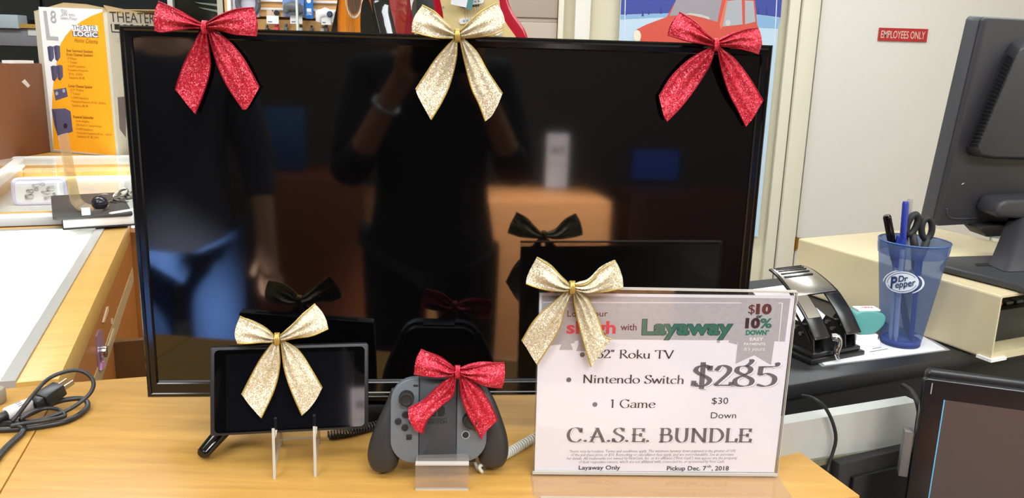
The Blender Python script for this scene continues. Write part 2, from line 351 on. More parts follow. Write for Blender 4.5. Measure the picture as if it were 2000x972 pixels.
M_red = glitter('red_lame', 'bb1a33', 'f27c8c', .25); M_redge = mat('red_edge', '9c0f28', .35, metal=.4)
M_gold = glitter('gold_lame', 'd4c8aa', 'fff8e8', .22); M_goldedge = mat('gold_edge', 'bfa254', .35, metal=.5)
M_ink = mat('dark_ink', '2c2426', .7); M_inkg = mat('grey_ink', '67636a', .7); M_white2 = mat('print_white', 'eceaec', .7)

# ------------------------------------------------------------------ room
struct(MB().box(-5, 3.2, -2.6, 5, FLOOR-.1, FLOOR).build('floor', mat('floor_vinyl', '8c8378', .4, var=.2, vscale=3)))
struct(MB().box(-5, 3.2, -2.6, 5, CEIL, CEIL+.1).build('ceiling', mat('ceiling_tile', 'dcdad2', .9)))
struct(MB().box(-.01, 3.2, 3.6, 3.75, FLOOR, CEIL).build('wall_back', M_cream))
struct(MB().box(-5, .12, 4.85, 5, FLOOR, CEIL).build('wall_rear_left', mat('dark_wall', '4a443c', .8)))
struct(MB().box(-.09, -.01, 3.6, 4.85, FLOOR, CEIL).build('wall_return', M_cream))
struct(MB().box(3.1, 3.2, -2.6, 3.6, FLOOR, CEIL).build('wall_right', M_cream))
struct(MB().box(-5, -4.9, -2.6, 4.85, FLOOR, CEIL).build('wall_left', M_cream))
struct(MB().box(-4.9, 3.1, -2.6, -2.5, FLOOR, CEIL).build('wall_front', mat('front_wall', '3a322c', .8)))
# door with the staff sign, its frame and hinge
d2 = MB().box(1.272, 2.135, 3.565, 3.597, FLOOR, 1.25).build('door_2', M_door, bevel=.003); struct(d2)
h = MB(); h.cyl((1.268, 3.555, -.335), (1.268, 3.555, -.275), .007); h.box(1.25, 1.3, 3.559, 3.566, -.33, -.28); h.build('hinge', mat('brass', 'b5883e', .3, metal=1), d2)
t = MB(); t.box(1.19, 1.264, 3.552, 3.6, FLOOR, 1.33); t.box(1.14, 1.186, 3.57, 3.6, FLOOR, 1.38)
t.box(2.143, 2.21, 3.552, 3.6, FLOOR, 1.33); t.box(2.21, 2.26, 3.57, 3.6, FLOOR, 1.38)
struct(t.build('trim_1', M_creamtrim, bevel=.004))
# panelled door left of the poster
fw = up((0, 3.6, 0))
x0, x1 = fw.px(1000, 40).x, fw.px(1088, 40).x
t = MB(); t.box(x0-.12, x1, 3.57, 3.6, FLOOR, fw.px(1040, 38).y-.012); t.box(x0-.12, x1, 3.578, 3.6, fw.px(1040, 38).y-.012, fw.px(1040, 38).y+.006); t.box(x0-.12, x1, 3.57, 3.6, fw.px(1040, 38).y+.006, 1.2)
struct(t.build('door_1', M_taupe, bevel=.004))
xa, xb = fw.px(1089, 40).x, fw.px(1100, 40).x; xc, xd = fw.px(1122, 40).x, fw.px(1152, 40).x
struct(MB().box(xa, xb, 3.55, 3.6, FLOOR, 1.3).build('trim_2', M_creamtrim, bevel=.004))
struct(MB().box(xc, xd, 3.572, 3.6, FLOOR, 1.4).build('trim_3', mat('white_trim', 'e2e0d6', .5), bevel=.004))
# staff sign on the door
fs_ = up((0, 3.562, 0)); c0, c1 = fs_.px(1717, 54), fs_.px(1809, 82)
sg = root('door_sign', 'small red sign with white capital letters on the white door', 'sign', up((c0.x, 3.562, c1.y)))
wd, hg = c1.x-c0.x, c0.y-c1.y
MB().box(0, wd, 0, hg, 0, .003).build('sign_plate', mat('sign_red', 'b01f24', .4), sg)
mb = MB(); textl(mb, 'EMPLOYEES ONLY', wd*.05, wd*.95, hg*.22, hg*.56, .0034, off=.01); mb.build('lettering', mat('sign_letter', 'd8b9ac', .5), sg)

# poster
fp = up((0, 3.575, 0)); pa, pb = fp.px(1211, 30), fp.px(1525, 0)
PW = pb.x-pa.x; P0 = up((pa.x, 3.575, -.28)); 
po = root('poster', 'poster of a small red car on blue and pale snow, on the cream wall', 'poster', P0)
MB().box(0, PW, 0, 1.15, 0, .006).build('sheet', mat('poster_pale', 'bcd6ea', .5), po)
def zpx(pts, dz, m, name):      # printed shape on the poster
    mb = MB(); mb.prism([P0.px(1080+x/3.7375, y/3.7375, dz)[:2] for x, y in pts], dz-.0006, dz); return mb.build(name, m, po)
mb = MB(); mb.prism([P0.px(1080+x/3.7375, y/3.7375, .0064)[:2] for x, y in [(494, 108), (620, 103), (800, 98), (1000, 92), (1300, 92), (1490, 105), (1662, 128)]] + [(PW, 1.15), (0, 1.15)], .006, .0064); mb.build('printed_sky', mat('poster_blue', '37479f', .5), po)
zpx([(494, 112), (620, 105), (800, 100), (1000, 95), (1300, 95), (1490, 107), (1662, 132), (1645, 208), (1490, 200), (1200, 170), (800, 125), (600, 135), (494, 142)], .0068, mat('poster_mid', '86b1d8', .5), 'printed_hills')
for x, y0, y1, wd_ in ((530, 55, 112, 7), (655, 50, 118, 9), (790, 40, 100, 7), (700, 60, 106, 6), (1560, 30, 105, 8), (1500, 50, 104, 6)):
    mb = MB(); mb.prism([P0.px(1080+a/3.7375, b/3.7375, .0072)[:2] for a, b in [(x-wd_, y1), (x, y0), (x+wd_, y1)]], .0066, .0072)
    mb.build('printed_tree', mat('poster_navy', '2b3a86', .5), po)
for x in (527, 1632):
    mb = MB(); mb.prism([P0.px(1080+a/3.7375, b/3.7375, .0074)[:2] for a, b in [(x-3+(2 if x < 900 else 4), -30), (x+3+(2 if x < 900 else 4), -30), (x+1-(4 if x < 900 else 14), 330), (x-5-(4 if x < 900 else 14), 330)]], .0068, .0074)
    mb.build('printed_border', mat('poster_line', 'dfe6f2', .5), po)
zpx([(640, 330), (636, 260), (610, 215), (680, 180), (760, 150), (830, 125), (905, -10), (930, -40), (1440, -40), (1475, 0), (1490, 180), (1515, 240), (1530, 330)], .0076, mat('poster_car', 'd0503f', .4), 'printed_car')
zpx([(850, 116), (912, -30), (1240, -30), (1200, 160), (1130, 140), (1000, 108)], .0082, mat('poster_glass', '9b97a0', .4), 'printed_windscreen')
zpx([(1266, 8), (1378, -4), (1384, 178), (1240, 194)], .0082, mat('poster_window', 'aab0b8', .4), 'printed_window')
zpx([(1402, 4), (1464, 6), (1478, 158), (1402, 178)], .0082, mat('poster_window', 'aab0b8', .4), 'printed_window')
zpx([(960, 105), (1000, 95), (1080, 105), (1140, 125), (1145, 145), (1100, 130), (1020, 112)], .0086, mat('poster_wheel', 'c9c3b8', .4), 'printed_dashboard')
mb = MB(); e = [P0.px(1080+a/3.7375, b/3.7375, .0086)[:2] for a, b in ellip(615, 262, 28, 42)]; mb.prism(e, .008, .0086); mb.build('printed_headlamp', mat('poster_lamp', 'e8e2cf', .4), po)
zpx([(1215, 180), (1262, 0), (1275, 0), (1240, 192), (1225, 215)], .0088, mat('poster_car2', 'd97a5f', .4), 'printed_pillar')
mb = MB(); mb.prism([P0.px(1080+a/3.7375, b/3.7375, .009)[:2] for a, b in ellip(1278, 168, 18, 22)], .0084, .009); mb.build('printed_mirror', mat('poster_mirror', 'c9c9c9', .3), po)

# ------------------------------------------------------------------ counters
mb = MB(); mb.prism([UV(-.275, .663)[:2], UV(.6225, .663)[:2], UV(.6225, 1.205)[:2], UV(-.275, 1.205)[:2]], -.04, 0)
ct = mb.build('counter', [M_table], bevel=.0012); tag(ct, 'maple laminate counter under the television and its bundle', 'counter')
mb = MB(); mb.prism([UV(-.225, .72)[:2], UV(.57, .72)[:2], UV(.57, 1.16)[:2], UV(-.225, 1.16)[:2]], FLOOR, -.04)
mb.build('cabinet', M_panel, ct)
FCE = at(114, 741, z=0); _b = at(253, 436, z=0); _d = (_b-FCE).normalized(); FCE = FCE + V((-_d.y, _d.x, 0))*1.15 - _d*.004
mb = MB(); mb.prism([UV(-1.5, .663)[:2], UV(-.2764, .663)[:2], UV(-.2764, 1.205)[:2], (FCE[0], FCE[1])], -.04, 0)
c2 = mb.build('counter', [M_table], bevel=.0012); tag(c2, 'maple corner counter left of the seam, under the coiled black cable', 'counter')
mb = MB(); mb.prism([UV(-1.45, .72)[:2], UV(-.33, .72)[:2], UV(-.33, 1.1)[:2], UV(-1.45, 1.05)[:2]], FLOOR, -.04); mb.build('cabinet', M_panel, c2)

# near display case: local frame x across (to the right is the staff side), y away, origin at the front of the right rim
ca, cb = at(114, 741, z=0), at(253, 436, z=0)
CY = math.atan2(-(cb.x-ca.x), cb.y-ca.y)
FC = flat((ca.x, ca.y, 0), CY); CL = (V((cb.x, cb.y, 0))-V((ca.x, ca.y, 0))).length
g0, g1 = FC.px(32, 722), FC.px(215, 440)
RW = -(g0.x+g1.x)/2
cs = root('display_case', 'lit white glass-topped display case with maple rim, nearest on the left', 'display case', FC)
CW = 1.0
L1 = CL-.03
mb = MB(); mb.box(-RW, 0, 0.004, CL-.005, -.045, 0); mb.build('top_rim', M_rim, cs, bevel=.0012)
mb = MB(); mb.box(-CW, -RW-.001, L1, CL-.01, -.03, .003); mb.build('cross_rail', M_rim, cs)
mb = MB(); mb.box(-RW-.02, -RW, .005, L1, -.02, .003); mb.box(-CW, -RW-.02, .004, .012, -.02, .003); mb.box(-CW, -RW-.02, L1-.025, L1, -.02, .003); mb.build('metal_frame', mat('grey_aluminium', 'b9b8b2', .3, metal=.3), cs)
mb = MB(); mb.box(-CW, -RW-.02, .01, L1, -.005, .001); mb.build('glass_top', M_glass, cs)
mb = MB(); mb.box(-CW, -RW-.024, .01, L1-.02, -.17, -.16); mb.box(-RW-.03, -RW-.022, .01, L1-.02, -.16, -.02); mb.box(-CW, -RW-.024, .006, .012, -.16, -.02); mb.box(-CW, -RW-.024, L1-.02, L1-.012, -.16, -.02); mb.build('liner', mat('white_liner', 'f2f2f0', .6), cs)
mb = MB(); mb.box(-.012, 0, .004, CL-.005, FLOOR+.1, -.045); mb.build('side_panel', M_panel, cs)
mb = MB(); mb.box(-.0005, .0014, .01, CL-.02, -.155, -.118); lab(mb.build('tape_strip', mat('beige_tape', 'b09a72', .4), cs), 'long beige strip of tape')
def side(pts, dz=.0025, z0=-.001):    # outline seen on the side panel (photo points) as a thin shape lying on it
    FS = Fr(FC.M @ Matrix.Rotation(R(90), 4, 'Z') @ Matrix.Rotation(R(90), 4, 'X'))   # x along the panel, y up, z out of the panel
    return FS, [FS.px(x, y, dz) for x, y in pts]
FS, _ = side([])
FSI = FC.I @ FS.M
def spx(mb, pts, dz=.0025): mb.prism([FS.px(160+x/4.86, 560+y/4.86, dz)[:2] for x, y in pts], 0, dz, FSI); return mb
mb = MB(); spx(mb, [(205, 335), (245, 190), (258, 185), (252, 240), (215, 340)]); spx(mb, [(248, 560), (300, 395), (312, 390), (306, 440), (258, 565)]); spx(mb, [(288, 300), (296, 295), (298, 350), (290, 350)])
lab(mb.build('masking_tape', mat('pale_tape', 'cbb391', .5), cs), 'scraps of pale masking tape')
mb = MB(); spx(mb, [(140, 470), (165, 410), (195, 400), (212, 520), (215, 640), (190, 740), (175, 800), (165, 790), (150, 640)]); lab(mb.build('sticker', mat('purple_sticker', '8f6a80', .4), cs), 'purple sticker')
mb = MB(); spx(mb, [(195, 720), (218, 700), (232, 725), (215, 760), (190, 790)], .006); mb.build('sticker_curl', mat('pink_sticker', 'c58fb4', .4), cs)
q = FS.px(160+215/4.86, 560+612/4.86, .01); mb = MB(); mb.cyl(FSI @ V((q.x, q.y, 0)), FSI @ V((q.x, q.y, .014)), .011, n=20); mb.build('lock', M_chrome, cs, bevel=.001)
# open cabinet door below and the strip of floor seen past it
mb = MB(); q = FS.px(160+300/4.86, 560+520/4.86, 0)
mb.box(q.x-.005, q.x+.012, q.y-.5, q.y, .0, .13, FSI); lab(mb.build('cabinet_door', mat('dark_brown_panel', '5d3f1e', .5), cs), 'small dark open door')
mb = MB(); mb.cyl(FSI @ V((q.x+.09, q.y-.1, .1)), FSI @ V((q.x+.12, q.y-.1, .19)), .017, n=20); mb.build('latch', M_chrome, cs, bevel=.002)
mb = MB(); mb.box(-RW-.034, -RW-.024, .03, L1-.04, -.032, -.022); mb.build('light_strip', mat('led', 'ffffff', emit=9), cs)
for k in range(1): area('case_lamp', FC.w((-RW-.045, L1*.5, -.03)), .02, L1*.9, 34.0, (1, 1, 1), (0, R(40), CY))
mb = MB(); mb.prism([(-.74, 1.5), (-.48, 1.58), (-.62, 2.3), (-1.0, 2.3)], -.52, -.5); st = mb.build('step_board', mat('beige_board', 'a8906a', .5)); tag(st, 'beige board lying low behind the counter, left of the television', 'board')
mb.__init__(); mb.prism([(-.74, 1.5), (-.48, 1.58), (-.62, 2.3), (-1.0, 2.3)], FLOOR, -.52); mb.build('base', M_panel, st)

# far corner display case: a wide case across the back, same height
ea, eb = at(0, 419, z=0), at(240, 411.5, z=0)
FY = math.atan2(eb.y-ea.y, eb.x-ea.x)
FD = flat((ea.x, ea.y, 0), FY)
wd = at(10, 308, z=0); wl = FD.I @ wd; DD = (FD.I @ at(120, 307, z=0)).y
dx1 = (FD.I @ FC.w((-RW, CL+.55, 0))).x
dc = root('display_case', 'far corner display case with white metal frame and a lit glass top', 'display case', FD)
X0, X1 = -.75, FD.px(240, 411).x+.02
mb = MB(); mb.box(X0, X1, -.012, .012, -.05, .0052); mb.build('front_rail', M_rim, dc, bevel=.002)
mb = MB(); mb.box(X0, X1, -.075, -.013, -.02, .004); mb.build('metal_ledge', M_alum, dc, bevel=.002)
mb = MB(); mb.box(X0, X1+.3, DD-.02, DD+.006, -.03, .006); mb.build('back_frame', M_alum, dc, bevel=.002)
mb = MB(); mb.box(X0, X1+.3, DD+.03, DD+.6, -.04, 0.0); mb.build('wood_top', M_rim, dc)
mb = MB(); mb.box(X0, X1+.3, .014, DD-.002, .0, .005); mb.build('glass_top', M_glass, dc)
xl = FD.px(2, 330).x
Lp = [FD.px(0, 347, 0), FD.px(50, 308, 0)]
mb = MB(); d_ = (Lp[1]-Lp[0]); Lp[0] = Lp[1]-d_*2.2; nn = V((-d_.y, d_.x, 0)).normalized()*.03
mb.prism([Lp[0], Lp[1], Lp[1]+nn, Lp[0]+nn], -.03, .0055); mb.build('side_frame', M_alum, dc)
mb = MB(); mb.prism([Lp[0]+nn*.5, Lp[1]+nn*.5, Lp[1]+nn*.9, Lp[0]+nn*.9], -.08, -.03); mb.box(X0, X1+.3, DD-.012, DD+.004, -.08, -.03); mb.build('wood_side', M_rim, dc)
mb = MB(); mb.box(X0, X1+.3, .02, DD, -.09, -.08); mb.build('case_floor', mat('white_liner', 'f2f2f0', .6), dc)
mb = MB(); mb.box(X0, X1+.3, -.07, .0, FLOOR, -.051); mb.build('case_front', M_panel, dc)
area('case_lamp', FD.w((.1, DD-.03, -.04)), 1.3, .03, 3, (1, 1, 1), (R(-45), 0, FY))
area('case_lamp', FD.w((.1, .045, -.035)), 1.3, .03, 7, (1, 1, 1), (R(40), 0, FY))
# white tray with silver pieces lying in the far case
TF = up(FD.w((FD.px(76, 380, -.04).x, .62, -.0795)), FY, R(8))
q0, q1 = TF.px(29, 410), TF.px(128, 347); TF = Fr(TF.M @ Matrix.Translation((q0.x, 0, 0))); tw, th = q1.x-q0.x, q1.y
tr = root('jewellery_tray', 'white rounded tray of silver jewellery standing inside the far corner case', 'tray', TF)
mb = MB(); mb.prism(rrect(0, tw, 0, th, .02), 0, .004); mb.build('tray_base', mat('tray_white', 'f4f4f6', .4), tr)
mb = MB(); mb.ring(rrect(-.005, tw+.005, .0, th+.004, .024), rrect(.006, tw-.006, .006, th-.006, .016), 0, .012); mb.build('tray_rim', mat('tray_lilac', 'cfcbe6', .35), tr, bevel=.004)
for i in range(16):
    a, rr = random.uniform(0, 6.28), random.uniform(.004, .008); x, y = tw*random.uniform(.25, .85), th*random.uniform(.2, .85)
    mb = MB()
    if i % 2: mb.tube([(x+rr*cos(2*pi*k/14), y+rr*.8*sin(2*pi*k/14), .0062+.001*sin(k)) for k in range(14)], .0017, 6, closed=True)
    else: mb.box(-.012, .012, -.004, .004, .0042, .009, Matrix.Translation((x, y, 0)) @ Matrix.Rotation(.3*sin(a), 4, 'Z'))
    o = mb.build('silver_ring' if i % 2 else 'watch_case', M_steel, None, TF, smooth=True, bevel=0 if i % 2 else .0015)
    tag(o, 'small silver ring on the white tray in the far case' if i % 2 else 'small silver watch head on the white tray in the far case', 'ring' if i % 2 else 'watch', 'silver rings on the tray' if i % 2 else 'watch heads on the tray')
# mirror-like card standing in the tray
# black folio, white box under it, acrylic stand, jewellery
fo = at(112, 428, z=.03); fr_ = at(242, 420, z=.03); NY = math.atan2(fr_.y-fo.y, fr_.x-fo.x)
NF = flat((fo.x, fo.y, .0061), NY); NW = (fr_-fo).length+.03
for pz in (0,): pass
bk = root('book', 'thick white-paged book with thin black cover under the black folio', 'book', NF)
mb = MB(); mb.box(.01, NW, -.03, .30, .0, .003); mb.build('back_cover', M_dark, bk, bevel=.001)
mb = MB(); mb.box(.012, NW-.006, -.024, .295, .0032, .026); mb.build('pages', mat('book_pages', 'f0efec', .7), bk, bevel=.002)
fo2 = MB(); fo2.prism(rrect(-.01, NW-.01, -.03, .33, .012), .0264, .034, ); o = fo2.build('folio', [mat('folio_black', '3a3836', .5, bump=.1, bscale=600)], None, NF, bevel=.001)
tag(o, 'flat charcoal folio lying on the white-paged book by the television', 'folio')
# acrylic L stand on the folio
AF = flat(NF.w((.035, .035, .0345)), NY-R(17))
a0 = MB(); prof = crom([(.085, .006, 0), (.04, .008, 0), (.02, .02, 0), (.012, .05, 0), (.0, .2, 0)], 16)
sec = [(p.x, p.y) for p in prof] + [(p.x-.0045*(1 if p.y > .02 else .3), p.y-(.0 if p.y > .02 else .005)) for p in reversed(prof)]
a0.prism([(x-.012, y-.002) for x, y in sec], 0, .075, Matrix(((1, 0, 0, 0), (0, 0, 1, 0), (0, 1, 0, 0), (0, 0, 0, 1))))
o = a0.build('acrylic_stand', [clear('acrylic_warm', 'f2e6c2', white=.14, wcol='f4efe2')], None, AF, fixn=True); tag(o, 'tall empty clear acrylic stand with curved foot, on the charcoal folio', 'display stand')  # warm tint stands in for the carton refracted through clear acrylic
# beads, charm, key ring and card on the folio
def onf(x, y, z=.0345): return NF.px(x, y, z)
q = onf(197, 412); mb = MB(); mb.lathe([(0, 0)]+[(.021*sin(R(a)), .019-.019*cos(R(a))) for a in range(15, 180, 15)]+[(0, .038)], 20, Matrix.Translation((q.x, q.y+.02, .0345)))
o = mb.build('ball_clasp', mat('navy_gloss', '20222c', .2), None, NF, smooth=True); tag(o, 'dark glossy ball lying on the charcoal folio', 'ball')
mb = MB(); mb.box(0, .02, 0, .014, 0, .018); q = onf(160, 421); o = mb.build('ring_box', [mat('tiny_box', 'eef2f2', .4)], None, flat(NF.w((q.x, q.y, .0345)), NY), bevel=.001); tag(o, 'tiny white box with blue side on the folio, beside the dark ball', 'box')
mb = MB(); mb.box(.0203, .0212, 0.001, .013, .001, .017); mb.build('blue_side', mat('cyan_print', '3f93b5', .4), o)
q = onf(218, 418); mb = MB(); mb.prism([(0, 0), (.1, .055), (.1, .085), (.0, .025), (-.006, .01)], 0, .0012); o = mb.build('tag_card', [mat('card_white', 'f2f2ee', .6)], None, flat(NF.w((q.x, q.y, .0346)), NY)); tag(o, 'small blank white card lying across the folio', 'card')
q = onf(200, 400); kf = flat(NF.w((q.x, q.y, .0347)), NY)
kr = root('key_ring', 'bunch of silver and dark keys on a ring, lying on the folio', 'keys', kf)
mb = MB(); mb.tube([(.02*cos(2*pi*k/20)+.01, .02*sin(2*pi*k/20)+.04, .012+.008*sin(2*pi*k/20)) for k in range(20)], .0012, 6, closed=True); mb.build('ring', M_steel, kr, smooth=True)
for i in range(6):
    a = -1.2+i*.45; M = Matrix.Translation((.028+.012*i, .035+.003*i, .0015+.0042*i)) @ Matrix.Rotation(a, 4, 'Z') @ Matrix.Rotation(R(8), 4, 'Y')
    mb = MB(); mb.prism(ellip(0, 0, .011, .009, 16), 0, .0025, M); mb.box(.009, .036, -.003, .003, .0, .0022, M); mb.build('key', M_steel if i % 3 else mat('gunmetal', '55524c', .35, metal=.8), kr, bevel=.0006)
for i in range(2):
    mb = MB(); mb.tube([(.05+.03*i+.018*cos(2*pi*k/16), .05-.01*i+.012*sin(2*pi*k/16), .02+.012*sin(2*pi*k/16+1)) for k in range(16)], .004, 8, closed=True); mb.build('charm', mat('pewter', '8f8c80', .3, metal=.9), kr, smooth=True)

# ------------------------------------------------------------------ left background: boxes and shelves
C = at(231.5, 306, z=0.001)
BW, BD = .375, .5; BH = 0
F1 = up((C.x, C.y, 0.001), R(-15)); BH = F1.px(205, 24, 0).y
BXF = flat((C.x, C.y, 0.001), R(-15))
bx = root('speaker_carton', 'tall orange, white and beige carton with pictures of black speakers', 'carton', BXF)
mb = MB(); mb.box(-BW, 0, 0, BD, 0, BH); mb.build('carton_body', mat('carton_beige', 'bdb5a2', .7, bump=.05), bx, bevel=.003)
M_cw, M_co = mat('carton_white', 'e9e6e6', .45), mat('carton_orange', 'eea21f', .4)
TOF = BXF.I @ F1.M     # front print frame inside the carton's own space
def fpx(mb, pts, dz, z0=0): mb.prism([F1.px(x, y, dz)[:2] for x, y in pts], z0, dz, TOF); return mb
def fz(x, y): return (x/3.0367, y/3.0367)      # from the 911x972 look at the carton
fpx(MB(), [fz(228, 40), fz(606, 55), fz(688, 925), fz(318, 888)], .0012).build('front_print', M_cw, bx)
arc = [fz(x, y) for x, y in [(608, 70), (540, 95), (480, 128), (430, 165), (390, 210), (362, 255), (345, 310), (335, 380), (322, 450), (312, 540), (308, 640), (312, 760), (318, 884), (688, 922)]]
fpx(MB(), arc, .0018).build('orange_panel', M_co, bx)
M_sg = mat('print_grey', 'a9a8ac', .5)
mb = MB(); fpx(mb, [fz(*p) for p in [(256, 64), (275, 64), (296, 215), (345, 218), (347, 240), (276, 236)]], .0024); mb.build('letter_mark', M_sg, bx)
def ftext(name, m, items, off=.0, shear=0):
    for s, x0, y0, x1, y1, c in items:
        g = MB(); text(g, s, F1, fz(x0, y0), fz(x1, y1), c/3.0367, .0032, off, shear, 2)
        g.v = [tuple(TOF @ V(p)) for p in g.v]; g.build(name, m, bx)
ftext('lettering', M_sg, [('8', 300, 134, 334, 137, 58), ('500', 364, 92, 398, 94, 30), ('watts', 405, 92, 446, 96, 14), ('System Power', 358, 113, 458, 120, 16)])
fpx(MB(), [fz(*p) for p in [(424, 148), (576, 152), (580, 186), (428, 183)]], .0024).build('logo_plate', M_white2, bx)
fpx(MB(), [fz(*p) for p in [(428, 185), (580, 188), (582, 225), (432, 216)]], .0024).build('logo_plate', M_inkg, bx)
ftext('logo_lettering', M_inkg, [('THEATER', 429, 178, 573, 183, 24)], .004)
ftext('logo_lettering', M_white2, [('LOGIC', 438, 212, 578, 220, 22)], .03)
M_br = mat('print_brown', '8a5a14', .5)
ftext('lettering', M_br, [('Home Cinema', 440, 250, 580, 260, 22)], -.004, .5)
ftext('lettering', M_br, [('Rear Surround Speakers', 396, 306, 552, 314, 13), ('Front Channel Speakers', 396, 330, 552, 336, 13), ('Center Channel Speaker', 404, 516, 550, 524, 13), ('Powered Subwoofer', 436, 700, 556, 706, 14)], .012)
ftext('lettering', mat('print_ochre', 'a26c1c', .5), [('4" Midbass', 400, 352, 455, 355, 11), ('1" Tweeter', 404, 374, 458, 378, 11), ('6 OHM Impedance', 402, 398, 508, 402, 11), ('Frequency Response', 404, 420, 524, 426, 11), ('90 Hz - 20 KHz', 408, 444, 490, 448, 11), ('Sensitivity 88 dB', 410, 466, 502, 470, 11),
  ('(2) 4" Midbass', 416, 538, 498, 542, 11), ('1" Tweeter', 420, 560, 478, 564, 11), ('6 OHM Impedance', 424, 584, 526, 590, 11), ('Frequency Response 90 Hz - 20 KHz', 424, 606, 628, 620, 11), ('Sensitivity 88 dB', 428, 630, 522, 636, 11),
  ('Active Amplifier', 450, 722, 532, 728, 11), ('200 Watt 5.1 System Power', 452, 746, 604, 756, 11), ('8 OHM Impedance', 452, 770, 552, 776, 11), ('Frequency Response 20 Hz - 120 Hz', 456, 792, 664, 806, 11), ('Sensitivity 87 dB (1W)', 458, 814, 586, 822, 11)])
M_spk, M_spk2, M_spk3 = mat('print_speaker', '55506a', .5), mat('print_speaker_side', '43425a', .5), mat('print_cone', '262532', .5)
def pict(name, m, pts, dz=.0024): fpx(MB(), [fz(*p) for p in pts], dz).build(name, m, bx)
for (x, y) in ((280, 272), (318, 268), (300, 388), (334, 384)):
    pict('printed_speaker', M_spk, [(x, y+6), (x+16, y), (x+36, y+4), (x+40, y+70), (x+24, y+94), (x+10, y+86)])
    pict('printed_speaker', M_spk2, [(x, y+6), (x+16, y+10), (x+24, y+94), (x+10, y+86)], .003)
pict('printed_speaker', M_spk, [(318, 532), (392, 520), (402, 572), (330, 596)])
for x, y in ((336, 554), (378, 538)): pict('printed_cone', mat('print_pale_cone', 'a9a6b8', .5), ellip(x, y, 8, 11, 12), .003)
pict('printed_subwoofer', M_spk, [(306, 646), (386, 642), (418, 660), (432, 780), (344, 810), (322, 740)])
pict('printed_subwoofer', M_spk2, [(306, 646), (330, 668), (344, 810), (322, 740)], .003)
pict('printed_cone', M_spk3, ellip(388, 746, 12, 16, 14), .003)
# beige side print
F2 = up((C.x, C.y, .001), R(75)); TOS = BXF.I @ F2.M
def sz(x, y): return (60+x/6.944, y/6.944)
g = MB(); text(g, 'THEATER LOGIC'[:7], F2, sz(1080, 296), sz(1690, 318), 92/6.944, .0012, .0); g.v = [tuple(TOS @ V(p)) for p in g.v]; g.build('side_lettering', mat('print_dark', '4b4640', .6), bx)
mb = MB(); mb.prism([F2.px(*sz(*p), .0012)[:2] for p in [(1085, 325), (1900, 345), (1900, 470), (1100, 438)]], 0, .0012, TOS); mb.build('side_plate', mat('print_black', '26251f', .6), bx)
g = MB(); text(g, 'LOGIC', F2, sz(1112, 420), sz(1700, 450), 78/6.944, .0022, .03); text(g, 'Home', F2, sz(1110, 560), sz(1330, 570), 76/6.944, .0016, -.004, .5); g.v = [tuple(TOS @ V(p)) for p in g.v]; g.build('side_lettering', mat('print_light', 'cfc8b4', .6), bx)
mb = MB(); mb.prism([F2.px(*p, .0012)[:2] for p in [(230, 190), (246, 188), (246, 268), (234, 252)]], 0, .0012, TOS); mb.build('side_picture', mat('print_mauve', '6d625f', .6), bx)
# open flaps on top
def flap(pts): 
    o = MB().add([BXF.I @ V(p) for p in pts], [tuple(range(len(pts)))]); b = o.build('flap', mat('carton_flap', 'c3a77a', .8), bx, solid=.004); return b
T = lambda x, y, z: BXF.w((x, y, z))
flap([T(-BW, .0, BH), T(-.01, .0, BH), T(-.03, .12, BH+.012), T(-BW*.6, .14, BH+.04), T(-BW*.9, .13, BH+.045)])
flap([T(0, 0.01, BH), T(0, BD, BH), T(-.1, BD*.8, BH+.012), T(-.1, .1, BH+.035)])
flap([T(-BW, BD, BH), T(0, BD, BH), T(-.05, BD-.12, BH+.03), T(-BW+.05, BD-.12, BH+.03)])

# large plain brown box, its visible side turned towards us
b0, b1 = at(-4, 313.5, z=.001), at(105, 296, z=.001)
BY = math.atan2(b1.y-b0.y, b1.x-b0.x)
F3 = up((b0.x, b0.y, .001), BY); bh = F3.px(20, 124).y
b3 = root('storage_box', 'large plain brown box left of the orange carton', 'box', flat((b0.x, b0.y, .001), BY))
MB().box(-.3, (b1-b0).length+.05, .002, .5, 0, bh).build('box_body', mat('plain_brown', '74492f', .5, var=.06, vscale=3), b3, bevel=.004)
MI = b3.matrix_world.inverted() if False else flat((b0.x, b0.y, .001), BY).I @ F3.M
mb = MB(); mb.prism([F3.px(*p, .001)[:2] for p in [(43, 160), (49, 155), (59, 167), (55, 171)]], -.003, .001, MI); mb.build('tape_scrap', mat('silver_tape', 'c4c8c6', .3), b3)
q0, q1 = F3.px(30, 124), F3.px(70, 122); mb = MB(); mb.box(q0.x, q1.x, .01, .06, bh, bh+.012); mb.build('label_edge', M_white, b3)
# shelf rack behind
SHF = up((0, 4.25, 0)); 
def sp(x, y, d=0): return SHF.px(x, y, d)
def shelfbox(name, label, cat, x0, y0, x1, y1, depth, m, bev=.004, d=0, group=None):
    a, b = sp(x0, y1, d), sp(x1, y0, d); o = MB().box(0, b.x-a.x, 0, b.y-a.y, -depth, 0).build(name, m, None, up((a.x, 4.25-d, a.y)), bevel=bev)
    return tag(o, label, cat, group), b.x-a.x, b.y-a.y
rk = root('shelf_rack', 'dark shelf rack with wooden shelf edges at the back on the left', 'shelf', SHF)
a, b = sp(-160, 124), sp(430, 0)
ys1, ys2 = sp(50, 47).y, sp(50, 128).y
mb = MB(); mb.box(a.x, b.x, ys1-.02, ys1, -.5, .02); mb.build('shelf_board', M_rim, rk)
mb = MB(); mb.box(a.x, b.x, ys2-.02, ys2, -.5, .02); mb.build('shelf_board', M_rim, rk)
mb = MB(); mb.box(a.x, b.x, FLOOR, 1.5, -.53, -.5); mb.build('back_panel', M_dark, rk)
p0, p1 = sp(331, 20), sp(341, 20); mb = MB(); mb.box(p0.x, p1.x, FLOOR, 1.5, -.04, .02); mb.build('post', M_alum, rk)
